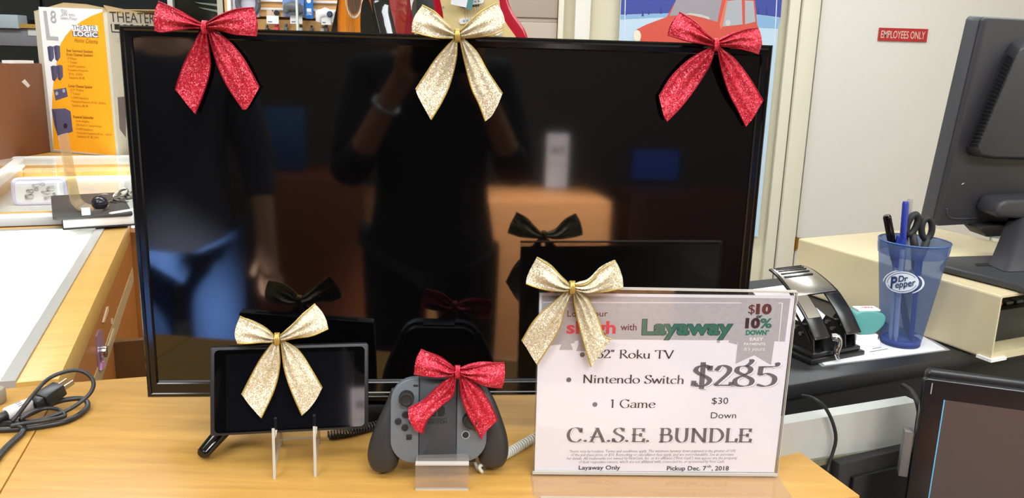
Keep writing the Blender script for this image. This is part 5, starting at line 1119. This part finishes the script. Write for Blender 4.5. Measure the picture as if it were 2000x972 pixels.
def ctext(s, L, Rr, cap, off=0, shear=0):
    vs, fs = tmesh(s, off, shear); x0, x1 = min(v.x for v in vs), max(v.x for v in vs); mb = MB()
    k = (Rr[0]-L[0])/(x1-x0); sl = (Rr[1]-L[1])/(Rr[0]-L[0])
    mb.add([oncup(1690+(L[0]+(v.x-x0)*k)/2.947, 370+(L[1]+(v.x-x0)*k*sl-v.y/CAPH*cap)/2.945, .0016) for v in vs], fs); mb.build('lettering', M_lb, cup)
ctext('Dr', (190, 530), (246, 526), 33, .02, .12); ctext('P', (143, 566), (185, 562), 62, .03, .12); ctext('epper', (172, 566), (290, 550), 36, .015, .12); ctext('EST. 1885', (226, 566), (270, 558), 8)
# pens: from a point inside the base to a point seen above the rim
def pen(name, label, cat, x0, y0, x1, y1, dy, r, mb_, mc, cap=.35, cap_r=1.25, base=None):
    tp = at(x1, y1, y=cq.y+dy); bt = V((cq.x, cq.y, BZT+.007)) + V(base or (0, 0, 0))
    d = tp-bt; L_ = d.length; o = bpy.data.objects.new(name, None); col.objects.link(o); q = d.to_track_quat('Z', 'Y'); o.matrix_world = Matrix.Translation(bt) @ q.to_matrix().to_4x4(); tag(o, label, cat)
    MB().lathe([(0, 0), (r*.4, 0), (r, .012), (r, L_*(1-cap*.5))], 14).build('barrel', mb_, o, smooth=60)
    MB().lathe([(r*1.02, L_*(1-cap)), (r*cap_r, L_*(1-cap)), (r*cap_r, L_*.985), (r*cap_r*.8, L_), (0, L_)], 14).build('cap', mc, o, smooth=60)
    mb = MB(); mb.box(r*.9, r*1.7, -r*.35, r*.35, L_*(1-cap*.75), L_*.99); mb.build('clip', mc, o, bevel=.0006)
    return o
M_bl, M_pg = mat('pen_blue', '26368f', .3), mat('pen_grey', 'a6a49e', .35)
pen('pen', 'white ballpoint pen with tall blue cap in the blue tumbler', 'pen', 0, 0, 1769, 393, -.006, .0036, mat('pen_white', 'c9ced6', .35), M_bl, .33, 1.3, (-.013, -.012, 0))
pen('pen', 'slim grey pen behind the blue-capped pen in the tumbler', 'pen', 0, 0, 1778, 388, .016, .0036, M_pg, mat('pen_grey2', '8f8e88', .35), .3, 1.1, (-.004, .012, 0))
pen('marker', 'black glossy marker leaning at the left of the blue tumbler', 'marker', 0, 0, 1732, 420, .006, .0052, M_black, M_bgloss, .35, 1.15, (.016, .004, 0))
pen('pen', 'short blue-capped pen low inside the blue tumbler', 'pen', 0, 0, 1757, 459, -.002, .0036, mat('pen_white', 'c9ced6', .35), M_bl, .3, 1.3, (-.017, -.004, 0))
pen('pen', 'short blue pen at the middle of the tumbler, in front of the scissors', 'pen', 0, 0, 1795, 495, -.018, .0036, M_bl, M_bl, .3, 1.2, (.013, -.008, 0))
# scissors
sB = V((cq.x+.004, cq.y+.006, BZT+.012)); sT = at(1800, 440, y=cq.y+.008)
SCF = Fr(Matrix.Translation(sB) @ Matrix.Rotation(R(6), 4, 'Z') @ Matrix.Rotation(pi/2, 4, 'X'))
sc_ = root('scissors', 'scissors with black plastic handles standing in the blue tumbler', 'scissors', SCF)
for x, y, rx, ry, t in ((1781.5, 438, 9, 20, -.25), (1810, 446, 10.5, 20, .12)):
    q = SCF.px(x, y, 0); k = dist/FPX
    mb = MB(); mb.tube([(q.x+a, q.y+b, 0) for a, b in ellip(0, 0, rx*k, ry*k, 26, t)], .0048, 10, closed=True, flat=(0, 0, 1)); hd_ = mb.build('handle', M_dark, sc_, smooth=180)
    a = SCF.px(x+1, y+ry-2, 0); mb = MB(); mb.tube([a, V((a.x*.6+.004, a.y-.02, 0)), V((.006, a.y-.055, 0))], [.0055, .006, .0045], 10); mb.build('handle_shank', M_dark, sc_, smooth=180)
    mb = MB(); mb.prism([(.001, 0), (.012, a.y-.06), (.004, a.y-.05), (-.004, a.y-.06)] if t < 0 else [(.003, 0), (.01, a.y-.06), (.002, a.y-.05), (-.006, a.y-.06)], 0 if t < 0 else .0016, .0014 if t < 0 else .003); mb.build('blade', M_steel, sc_)

# beige metal case under the monitor
KC = at(1934, 706, z=BZT); KY = math.atan2(.367, -.17)-pi/2; KF = flat((KC.x, KC.y, BZT+.001), KY)
kh = up((KC.x, KC.y, BZT+.001)).px(1956.6, 578).y; KD = .40; KWd = .36
ks = root('metal_case', 'beige sheet-metal case with open dark front, under the black monitor', 'case', KF)
M_bei = mat('beige_metal', 'cdbf9a', .4, bump=.03, bscale=500)
o1, i1 = rrect(0, KWd, 0, kh, .003, 2), rrect(.003, KWd-.003, .012, kh-.003, .002, 2)
mb = MB(); M_ = Matrix(((1, 0, 0, 0), (0, 0, 1, 0), (0, 1, 0, 0), (0, 0, 0, 1)))
mb.ring(o1, i1, 0, KD); mb.v = [tuple(M_ @ V(p)) for p in mb.v]; mb.build('shell', M_bei, ks, fixn=True)
MB().box(.003, KWd-.003, KD-.01, KD-.004, .012, kh-.003).build('back_plate', M_bei, ks)
MB().box(-.004, .03, -.004, .02, -.0006, .004).build('foot_plate', M_white, ks)
tm = root('card_terminal', 'dark card terminal with small keys inside the beige metal case', 'terminal', flat(KF.w((.012, .03, .0135)), KY))
MB().prism([(0, 0), (.16, 0), (.16, .045), (.10, .055), (0, .05)], 0, .17, Matrix(((0, 0, 1, 0), (1, 0, 0, 0), (0, 1, 0, 0), (0, 0, 0, 1)))).build('terminal_body', mat('terminal_black', '1e1f22', .4), tm, bevel=.003, fixn=True)
for i in range(4):
    for j in range(3):
        mb = MB(); mb.box(.02+.024*i, .036+.024*i, .012+.024*j, .026+.024*j, .051, .056); mb.build('key', mat('key_red', 'b04040', .4) if (i, j) == (1, 0) else mat('key_grey', '5f6f7c', .4), tm, bevel=.001)
# monitor seen from behind
MY_, MT = .35, -.1; MP = at(1830, 442, y=1.35); MF = up(MP, MY_, MT)
mo = root('monitor', 'black computer monitor seen from behind on the beige metal case', 'monitor', MF)
MWd, MHt = .385, .34
M_mo, M_mo2 = mat('monitor_black', '2e2e33', .5, bump=.08, bscale=900), mat('monitor_edge', '45474c', .45, bump=.05, bscale=900)
MB().prism(rrect(0, MWd, 0, MHt, .006), -.012, 0).build('back_shell', M_mo, mo, bevel=.003)
MB().prism(rrect(-.001, MWd+.001, -.001, MHt+.001, .008), -.038, -.0121).build('side_frame', M_mo2, mo, bevel=.003)
MB().box(.015, MWd-.015, .015, MHt-.015, -.0386, -.0381).build('screen', M_screen, mo)
mz = lambda x, y, d=0: MF.px(1780+x/2.114, y/2.114, d)
hz = [(392, 205), (412, 172), (470, 150), (760, 150), (700, 668), (330, 655), (236, 640), (226, 610)]
hp_ = [mz(*p) for p in hz]; c = sum(hp_, V())/len(hp_)
mb = MB(); n = len(hp_); top_ = [V((p.x+(c.x-p.x)*.0, p.y, .0)) for p in hp_]
ins_ = [mz(*p, .03) for p in [(432, 235), (448, 205), (480, 190), (730, 190), (680, 655), (345, 650), (292, 640), (275, 610)]]
mb.add([V((p.x, p.y, 0)) for p in hp_] + [V((p.x, p.y, .03)) for p in ins_], [(i, (i+1) % n, n+(i+1) % n, n+i) for i in range(n)] + [tuple(range(n, 2*n))])
hump = mb.build('rear_hump', M_mo, mo, bevel=.003, fixn=True)
for k in range(24):
    f = k/23; a = hp_[0].lerp(hp_[7], f*.93+.04); b = V((ins_[0].x, ins_[0].y, .03)).lerp(V((ins_[7].x, ins_[7].y, .03)), f*.93+.04); a = V((a.x, a.y, 0))
    p0, p1 = a.lerp(b, .25), a.lerp(b, .95); t_ = (hp_[7]-hp_[0]).normalized(); t_.z = 0; nn = (p1-p0).cross(t_).normalized(); nn = nn if nn.z > 0 else -nn
    mb = MB(); w_ = t_*.0016; vs = [p0-w_, p1-w_, p1+w_, p0+w_]; mb.add([v+nn*.0007 for v in vs]+[v-nn*.002 for v in vs], [(0, 1, 2, 3), (7, 6, 5, 4), (0, 4, 5, 1), (1, 5, 6, 2), (2, 6, 7, 3), (3, 7, 4, 0)]); mb.build('vent_slot', M_black, hump)
q0, q1 = mz(150, 895), mz(285, 880); mb = MB(); mb.tube(crom([mz(145, 860), mz(150, 890), mz(185, 903), mz(285, 900)], 16), .0018, 8); mb.build('lower_ridge', M_mo, mo, smooth=180)
q = mz(212, 758); MB().prism(ellip(q.x, q.y, .003, .001, 10, .5), 0, .0006).build('scuff', mat('scuff', 'b9b9b9', .6), mo)
# stand: hub, column and base
hb = [mz(*p, .02) for p in [(322, 820), (345, 812), (470, 806), (560, 806), (560, 885), (420, 890), (310, 882), (300, 868)]]
MB().prism([p[:2] for p in hb], 0, .045).build('stand_hub', mat('stand_black', '303034', .45), mo, bevel=.006, seg=3)
hb = [mz(*p, .01) for p in [(265, 940), (285, 925), (560, 915), (560, 960), (295, 972)]]; MB().prism([p[:2] for p in hb], -.02, .02).build('stand_lower', M_dark, mo, bevel=.003)
zb_ = BZT+kh+.0022
cb0, cb1 = at(1962, 533, z=zb_+.012), at(2035, 530, z=zb_+.012)
SBI = MF.I
cc = (cb0+cb1)/2; MIa = MF.I
topc = MF.w((mz(500, 850).x, mz(500, 850).y, .02))
mb = MB(); a = [cb0, cb1, cb1+V((.0, .05, 0)), cb0+V((0, .05, 0))]; up_ = topc-cc+V((0, -.01, .01)); 
mb.add([MIa @ p for p in a]+[MIa @ (p+V((up_.x, up_.y, up_.z))) for p in a], [(3, 2, 1, 0), (4, 5, 6, 7)]+[(i, (i+1) % 4, 4+(i+1) % 4, 4+i) for i in range(4)]); mb.build('stand_column', mat('stand_black', '303034', .45), mo, bevel=.006, fixn=True)
bp = [at(x, y, z=zb_+.012) for x, y in ((1836, 516), (1850, 500), (1990, 496), (2120, 498), (2130, 560), (2060, 575), (2000, 560), (1985, 553))]
mb = MB(); mb.prism([p[:2] for p in bp], zb_, zb_+.012); mb.v = [tuple(MIa @ V(p)) for p in mb.v]; mb.build('stand_base', mat('stand_black2', '333436', .5), mo, bevel=.004)
bp = [at(x, y, z=zb_+.0135) for x, y in ((1905, 514), (1962, 512), (1960, 517), (1908, 518))]
mb = MB(); mb.prism([p[:2] for p in bp], zb_+.012, zb_+.0135); mb.v = [tuple(MIa @ V(p)) for p in mb.v]; mb.build('base_groove', M_dark, mo)
# pale dish behind the monitor stand
dq = at(1950, 462, z=zb_+.0); o = MB().lathe([(0, .001), (.028, .001), (.04, .012), (.044, .03), (.042, .03), (.038, .013), (.0, .004)], 32).build('dish', [clear('dish_clear', 'e8ecf4', white=.35, wcol='c8d2e6')], None, flat((dq.x, dq.y, zb_)), smooth=180)
tag(o, 'small clear dish on the beige metal case behind the monitor stand', 'dish')
# black flat screen low at the right
LQ = at(1806, 740, y=.9); LYa = R(-18); LF = up(LQ, LYa)
lp = root('screen', 'black flat screen with glossy bezel low in the right corner, by the black cabinet', 'screen', LF)
lz = lambda x, y, d=0: LF.px(x, y, d)
LW, LH = .44, .30
MB().prism(rrect(0, LW, -LH, 0, .004), -.012, -.0006).build('bezel', mat('bezel_brown_black', '1a1718', .2), lp, bevel=.0012)
i0 = lz(1845.6, 781); i1 = lz(2000, 797)
MB().box(i0.x, LW-i0.x, -LH+.03, i0.y, -.001, 0).build('display', mat('display_dim', '3a3233', .35), lp)
MB().box(i0.x-.0012, i0.x, -LH+.03, i0.y, -.0008, .0004).build('blue_reflection', mat('blue_reflection', '4fa6d2', .3), lp)  # reflection along the bezel edge, painted as a thin blue strip
q0, q1 = lz(1820, 748), lz(1824, 770); MB().box(q0.x, q0.x+.0012, q1.y, q0.y, -.0006, .0002).build('bezel_mark', M_grey, lp)
MB().prism(rrect(.004, LW, -LH, .006, .006), -.03, -.0125).build('back_shell', M_black, lp, bevel=.003)
q0, q1 = lz(1776, 846), lz(1772, 935); MB().box(-.012, -.0015, q1.y, q0.y, -.02, -.004).build('side_bracket', mat('bracket_grey', '5e5a58', .4), lp, bevel=.001)
mb = MB(); mb.box(.12, .3, FLOOR-LQ.z, -LH+.01, -.03, -.014); mb.build('stand', M_black, lp)

# ------------------------------------------------------------------ cords, phone and small things on the maple counter
def czp(x, y, z): return at(x/4.859, 700+y/4.859, z=z)
pc_ = root('power_cord', 'coiled black power cord with plug and white label, at the left edge of the counter', 'power cord', ID)
M_cd = mat('cord_black', '232324', .4, spec=.5)
def strand(pts, r=.0026, n=70, nm='cable'): mb = MB(); mb.tube(crom([czp(*p) for p in pts], n), r, 9); return mb.build(nm, M_cd, pc_, smooth=180)
strand([(-60, 1010, .004), (40, 880, .004), (130, 790, .004), (212, 715, .004), (230, 655, .006), (180, 622, .01), (90, 610, .008), (-60, 612, .005)])
strand([(-60, 985, .0045), (30, 862, .0045), (120, 775, .0045), (196, 706, .0045), (214, 662, .006), (170, 634, .009), (90, 626, .006), (-60, 630, .004)])
strand([(110, 600, .012), (180, 520, .02), (290, 375, .035), (430, 215, .045), (560, 142, .05), (720, 110, .052), (830, 145, .046), (888, 225, .036), (862, 320, .026), (770, 408, .018), (640, 490, .011), (490, 545, .0075), (330, 590, .006), (180, 596, .006), (60, 586, .006), (-60, 590, .006)])
strand([(-60, 676, .004), (160, 668, .004), (380, 642, .004), (600, 600, .004), (745, 535, .004), (830, 455, .005), (812, 395, .008), (740, 378, .01), (600, 395, .011), (480, 435, .011), (360, 490, .011), (200, 560, .01)], .0034)
strand([(190, 580, .0115), (300, 515, .012), (430, 472, .012), (540, 480, .0105), (612, 525, .009), (590, 555, .0085), (430, 585, .011), (250, 612, .011), (100, 640, .009)])
pa_, pb2 = czp(330, 440, .016), czp(575, 275, .026); d = (pb2-pa_); PLF = Fr(Matrix.Translation(pa_) @ d.to_track_quat('X', 'Z').to_matrix().to_4x4()); L_ = d.length
mb = MB(); 
for k, (x0, x1, w0, w1, h0, h1) in enumerate(((-.0, L_*.25, .007, .009, .006, .0075), (L_*.25, L_, .013, .0105, .0085, .008))):
    vs = [PLF.w((x0, -w0, -h0)), PLF.w((x0, w0, -h0)), PLF.w((x0, w0, h0)), PLF.w((x0, -w0, h0)), PLF.w((x1, -w1, -h1)), PLF.w((x1, w1, -h1)), PLF.w((x1, w1, h1)), PLF.w((x1, -w1, h1))]
    mb.add(vs, [(3, 2, 1, 0), (4, 5, 6, 7)]+[(i, (i+1) % 4, 4+(i+1) % 4, 4+i) for i in range(4)])
mb.build('plug', M_cd, pc_, bevel=.002, fixn=True)
for y in (-.0062, .0062):
    mb = MB(); p = [PLF.w((L_+x, y+s_, z)) for x in (0, .015) for s_ in (-.0008, .0008) for z in (-.003, .003)]
    mb.add(p, [(0, 1, 3, 2), (4, 6, 7, 5), (0, 4, 5, 1), (2, 3, 7, 6), (0, 2, 6, 4), (1, 5, 7, 3)]); mb.build('prong', M_steel, pc_, fixn=True)
mb = MB(); mb.tube([czp(-60, 590, .012), czp(60, 530, .013), czp(200, 460, .014), czp(335, 430, .016)], .0058, 12); mb.build('cable_end', M_cd, pc_, smooth=180)
mb = MB(); ta_, tb_ = czp(60, 528, .0132), czp(292, 432, .0155); mb.tube([ta_, tb_], .0088, 18); lbw = lab(mb.build('wrap_label', mat('label_white', 'd6d0d0', .6), pc_, smooth=180), 'white printed label wrapped round the cord')
dd = (tb_-ta_).normalized()
for k in range(5):
    th = R(50+18*k); perp = V((-dd.y, dd.x, 0)); pz = dd.cross(perp); off_ = (perp*-cos(th) + V((0, 0, 1))*sin(th))*.009
    mb = MB(); mb.tube([ta_+dd*.012+off_, tb_-dd*.012+off_], .0004, 5); mb.build('printed_line', mat('print_faint', '8b8688', .7), lbw) 
q = at(-12, 786, z=.0); o = MB().lathe([(0, 0), (.0135, 0), (.015, .002), (.015, .016), (.013, .019), (.006, .019), (.005, .014), (0, .014)], 28).build('knob', [mat('putty_grey', '8c8472', .5)], None, flat((q.x, q.y, .0002)), smooth=50); tag(o, 'grey round knob at the left edge of the photo above the cord', 'knob')
# desk telephone base with coiled handset cord, behind the tablet
ph = root('telephone', 'black desk telephone with coiled cord between the tablet and the controller, under the television', 'telephone', flat(at(690, 828, z=0), R(5)))
PHF = flat(at(690, 828, z=0), R(5)); P_ = lambda x, y, z: PHF.I @ at(x, y, z=z)
mb = MB(); mb.prism([(-.03, 0), (.052, .004), (.06, .03), (-.03, .03)], .0, .026); mb.build('phone_base', mat('phone_black', '1c1c1e', .4), ph, bevel=.005)
mb = MB(); mb.box(-.02, .05, .008, .024, .0262, .034); mb.build('handset', mat('phone_black', '1c1c1e', .4), ph, bevel=.003)
def coil(pts, r, tr, turns, m, parent, nm, inv=None):
    C_ = crom(pts, turns*14); vs = []
    for i, p in enumerate(C_):
        t = (C_[min(i+1, len(C_)-1)]-C_[max(i-1, 0)]).normalized(); a = t.cross(V((0, 0, 1))).normalized(); b = a.cross(t); th = 2*pi*i/14
        vs.append(p+a*r*cos(th)+b*r*sin(th))
    if inv is not None: vs = [inv @ v for v in vs]
    mb = MB(); mb.tube(vs, tr, 6); return mb.build(nm, m, parent, smooth=180)
coil([at(640, 850, z=.006), at(690, 842, z=.006), at(735, 830, z=.006), at(775, 812, z=.006)], .0045, .0014, 26, M_cd, ph, 'coiled_cord', PHF.I)
o = MB().box(-.02, .06, 0, .02, 0, .0006).build('paper_slip', M_paper, None, flat(at(745, 785, z=.0), R(8))); tag(o, 'white paper slip under the television stand, behind the controller', 'paper')
wc = root('coiled_cord', 'white coiled cord between the controller and the price sign', 'cord', ID)
M_wc = mat('cord_white', 'd2d2c6', .45)
coil([at(1110, 828, z=.0062), at(1050, 852, z=.0062), at(1000, 880, z=.0062), at(958, 903, z=.0062)], .0048, .00135, 34, M_wc, wc, 'coil')
mb = MB(); mb.tube(crom([at(958, 903, z=.006), at(945, 905, z=.011), at(936, 912, z=.008), at(941, 921, z=.002), at(934, 915, z=.003), at(928, 903, z=.007), at(922, 896, z=.006)], 40), .0022, 8); mb.build('loose_end', M_wc, wc, smooth=180)

# ------------------------------------------------------------------ the customer side of the shop, seen only in the television's reflection
MN = V((sin(TVY), -cos(TVY), 0))
def refl(px, py, y):
    d = ray(px, py); t = ((TP-CAM).dot(MN))/d.dot(MN); h = CAM+d*t; d = d-MN*2*d.dot(MN); return h+d*((y-h.y)/d.y)
def rbox(name, label, cat, x0, y0, x1, y1, y, depth, m, floor=False, extra=None):
    a, b = refl(x0, y1, y), refl(x1, y0, y); zb = FLOOR if floor else a.z
    o = MB().box(min(a.x, b.x), max(a.x, b.x), y-depth, y, zb, b.z).build(name, m, bevel=.004); return tag(o, label, cat) if label else o
M_tan = wood('tan_panel', '9c6a40', 'ad7a4e', scale=(1, 1, 12), rough=.5)
rbox('shop_cabinet', 'tan wooden cabinet across the shop, mirrored in the television', 'cabinet', 716, 395, 1195, 700, -1.75, .5, M_tan, True)
rbox('shop_cabinet', 'brown wooden cabinet across the shop, left of the tan one in the reflection', 'cabinet', 505, 350, 712, 700, -1.75, .5, mat('cabinet_redbrown', '70391c', .5), True)
rbox('shop_divider', 'dark brown divider far across the shop, mirrored at the right', 'divider', 1215, 380, 1470, 700, -1.9, .3, mat('cabinet_dark', '43261a', .5), True)
rbox('blue_crate', 'dark blue box on the brown cabinet, mirrored in the television', 'box', 520, 215, 590, 336, -1.95, .2, mat('crate_blue', '2f4f78', .5))
pz0, pz1 = refl(1066, 382, -2.2), refl(1112, 262, -2.2); PWF = Fr(Matrix.Translation(((pz0.x+pz1.x)/2, -2.2, pz0.z)) @ Matrix.Rotation(pi, 4, 'Z') @ Matrix.Rotation(pi/2, 4, 'X'))
pw2, ph2 = abs(pz1.x-pz0.x)/2, pz1.z-pz0.z
pn = root('notice', 'white paper notice made to glow on the far shop wall, mirrored in the television', 'notice', PWF)
MB().box(-pw2, pw2, 0, ph2, -.02, 0).build('board', mat('notice_glow', 'e8ecf6', .4, emit=2.0), pn)  # paper notice, given emission of its own to look brightly lit
mb = MB(); textl(mb, 'PLAN', -pw2*.6, pw2*.6, ph2*.68, ph2*.12, .001, .02); mb.build('lettering', M_ink, pn)
MB().box(-pw2*.9, pw2*.9, ph2*.5, ph2*.507, 0, .001).build('rule', M_ink, pn)
sz0, sz1 = refl(1240, 350, -2.3), refl(1328, 296, -2.3)
o = MB().box(min(sz0.x, sz1.x), max(sz0.x, sz1.x), -2.35, -2.3, sz0.z, sz1.z).build('wall_screen', mat('screen_bluelit', '2a3f86', .3, emit=1.2)); tag(o, 'blue lit screen on the far shop wall, mirrored in the television', 'screen')
def spot(name, loc, target, power, size, blend=.4, color=(1, .93, .85)):
    l = bpy.data.lights.new(name, 'SPOT'); l.energy = power; l.spot_size = size; l.spot_blend = blend; l.shadow_soft_size = .08; l.color = color
    o = bpy.data.objects.new(name, l); col.objects.link(o); o.location = loc; o.rotation_euler = (V(target)-V(loc)).to_track_quat('-Z', 'Y').to_euler()
tq = refl(985, 600, -1.75); spot('added_patch_spot', (tq.x+.7, -.9, 1.6), (tq.x, -1.75, tq.z+.05), 4500, R(34), .6)  # added spot, makes a sunlit patch on the tan cabinet
for (x_, y_, p_) in ((338, 590, 2300), (436, 610, 3600)):
    tq = refl(x_, y_, -.5); spot('added_patch_spot', (tq.x+.1, .15, .9), tq, p_, R(11), 1, (.88, .94, 1))  # added narrow spots imitating patches of sunlight on the jeans

def skin(name, joints, edges, m, parent, sub=2, root_i=0):
    me = bpy.data.meshes.new(name); me.from_pydata([j[0] for j in joints], edges, []); me.materials.append(m)
    o = bpy.data.objects.new(name, me); col.objects.link(o); o.parent = parent
    md = o.modifiers.new('Skin', 'SKIN'); md.use_smooth_shade = True
    for i, j in enumerate(joints):
        r = j[1]; me.skin_vertices[0].data[i].radius = r if isinstance(r, tuple) else (r, r); me.skin_vertices[0].data[i].use_root = (i == root_i)
    s_ = o.modifiers.new('Sub', 'SUBSURF'); s_.levels = sub; s_.render_levels = sub
    return o
def person(label, loc, rz, top, trousers, skin_c, hair, handL, handR, elL, elR, watch=False, fist=.0):
    fr = flat((loc[0], loc[1], FLOOR), rz); rt = root('person', label, 'person', fr)
    ms = mat('skin_'+skin_c, skin_c, .5)
    J = [((0, 0, .93), (.15, .11)), ((0, .0, 1.08), (.135, .1)), ((0, .0, 1.25), (.16, .105)), ((0, -.005, 1.38), (.1, .075)), ((0, .0, 1.46), .052), ((0, .02, 1.53), .066), ((0, .025, 1.6), (.076, .092)), ((0, .015, 1.68), .06),
         ((-.17, -.005, 1.37), .058), (elL, .042), (handL, .027), ((.17, -.005, 1.37), .058), (elR, .042), (handR, .027),
         ((-.1, .0, .86), .095), ((-.105, .02, .5), .058), ((-.11, -.02, .09), .04), ((-.115, .1, .035), .036), ((-.115, .17, .03), .03),
         ((.1, .0, .86), .095), ((.105, .02, .5), .058), ((.11, -.02, .09), .04), ((.115, .1, .035), .036), ((.115, .17, .03), .03), ((0, .12, 1.575), .014)]
    E_ = [(0, 1), (1, 2), (2, 3), (3, 4), (4, 5), (5, 6), (6, 7), (3, 8), (8, 9), (9, 10), (3, 11), (11, 12), (12, 13), (0, 14), (14, 15), (15, 16), (16, 17), (17, 18), (0, 19), (19, 20), (20, 21), (21, 22), (22, 23), (6, 24)]
    for sgn, wr, el in ((-1, V(handL), V(elL)), (1, V(handR), V(elR))):
        d = (wr-el).normalized(); lat = d.cross(V((0, 0, 1))) if abs(d.z) < .8 else V((1, 0, 0)); lat = (lat-d*lat.dot(d)).normalized()
        nrm = lat.cross(d); wi = 10 if sgn < 0 else 13; k = len(J)
        J.append((tuple(wr+d*.05), (.034, .016))); E_.append((wi, k))
        for f in range(4):
            o_ = lat*(.027-.018*f); ln = (.036, .042, .04, .032)[f]; b = len(J)
            J += [(tuple(wr+d*.085+o_), .0095), (tuple(wr+d*(.085+ln)+o_+nrm*.012), .0085), (tuple(wr+d*(.085+ln*1.6)+o_+nrm*.03), .007)]; E_ += [(k, b), (b, b+1), (b+1, b+2)]
        b = len(J); J += [(tuple(wr+d*.04+lat*sgn*-.036), .0105), (tuple(wr+d*.075+lat*sgn*-.05+nrm*.012), .009)]; E_ += [(wi, b), (b, b+1)]
    skin('body', J, E_, ms, rt)
    mt, mp = mat('cloth_'+top, top, .85), mat('cloth_'+trousers, trousers, .85)
    gro = lambda i, a: (J[i][0], tuple(x+a for x in J[i][1]) if isinstance(J[i][1], tuple) else J[i][1]+a)
    eL, eR = V(elL).lerp(V(handL), .45), V(elR).lerp(V(handR), .45)
    skin('shirt', [((0, 0, .74), (.2, .15)), ((0, 0, .9), (.205, .155)), gro(1, .022), gro(2, .022), gro(3, .018), ((0, 0, 1.425), .06), gro(8, .018), gro(9, .016), (tuple(eL), .046), gro(11, .018), gro(12, .016), (tuple(eR), .046)], [(0, 1), (1, 2), (2, 3), (3, 4), (4, 5), (4, 6), (6, 7), (7, 8), (4, 9), (9, 10), (10, 11)], mt, rt)
    skin('trousers', [((0, 0, .99), (.18, .135)), gro(14, .016), gro(15, .022), ((-.11, -.015, .1), .062), gro(19, .016), gro(20, .022), ((.11, -.015, .1), .062)], [(0, 1), (1, 2), (2, 3), (0, 4), (4, 5), (5, 6)], mp, rt)
    skin('hair', [((0, -.02, 1.58), (.082, .088)), ((0, -.015, 1.65), (.084, .096)), ((0, -.01, 1.705), .06)], [(0, 1), (1, 2)], mat('hair_'+hair, hair, .6), rt)
    for s_ in (-1, 1):
        MB().lathe([(0, -.012), (.008, -.009), (.012, 0), (.008, .009), (0, .012)], 12, Matrix.Translation((s_*.03, .107, 1.61))).build('eye', mat('eye_dark', '2b2320', .2), rt, smooth=180)
        mb = MB(); mb.tube(crom([(s_*.074, .02, 1.63), (s_*.088, .01, 1.61), (s_*.084, .015, 1.575), (s_*.072, .025, 1.56)], 10), .009, 8); mb.build('ear', ms, rt, smooth=180)
        mb = MB(); mb.tube(crom([(s_*.115, -.06, .03), (s_*.115, .02, .05), (s_*.115, .12, .045), (s_*.115, .2, .028)], 10), [.045]*4+[.05]*4+[.04, .036, .02], 10); mb.build('shoe', M_black, rt, smooth=180)
    mb = MB(); mb.tube(crom([(-.024, .112, 1.545), (0, .118, 1.543), (.024, .112, 1.545)], 8), .006, 8); mb.build('mouth', mat('lips', '8a4a42', .5), rt, smooth=180)
    if watch:
        a = V(elL).lerp(V(handL), .88); d = (V(handL)-V(elL)).normalized(); mb = MB(); u_ = d.orthogonal().normalized(); v_ = d.cross(u_)
        mb.tube([a+u_*.031*cos(t)+v_*.031*sin(t) for t in [2*pi*i/20 for i in range(20)]], .006, 6, closed=True); mb.build('watch', M_steel, rt, smooth=180)
    return rt
person('person in black top and trousers holding up a phone, mirrored in the television', (0.0, -.36), 0, '0d0d0f', '121214', 'a8785c', '1c1512',
       (-.115, .21, 1.33), (.115, .21, 1.33), (-.23, .07, 1.1), (.23, .07, 1.1), watch=True)
person('person in grey shirt and blue jeans standing, mirrored at the left of the television', (-.74, -.6), R(-12), '3b3b42', '34507f', 'b58a6c', '3a2a1e',
       (-.25, .08, .84), (.25, .08, .84), (-.24, -.0, 1.1), (.24, 0, 1.1))
phf = up((0, -.012, CAMZ-.0), 0)
o = MB().prism(rrect(-.075, .075, -.036, .036, .008), -.008, 0).build('smartphone', M_bgloss, None, phf, bevel=.001)
o.matrix_world = Matrix.Translation((0.0, -.022, CAMZ)) @ Matrix.Rotation(pi/2, 4, 'X'); tag(o, 'black phone held up by the person in black', 'phone')
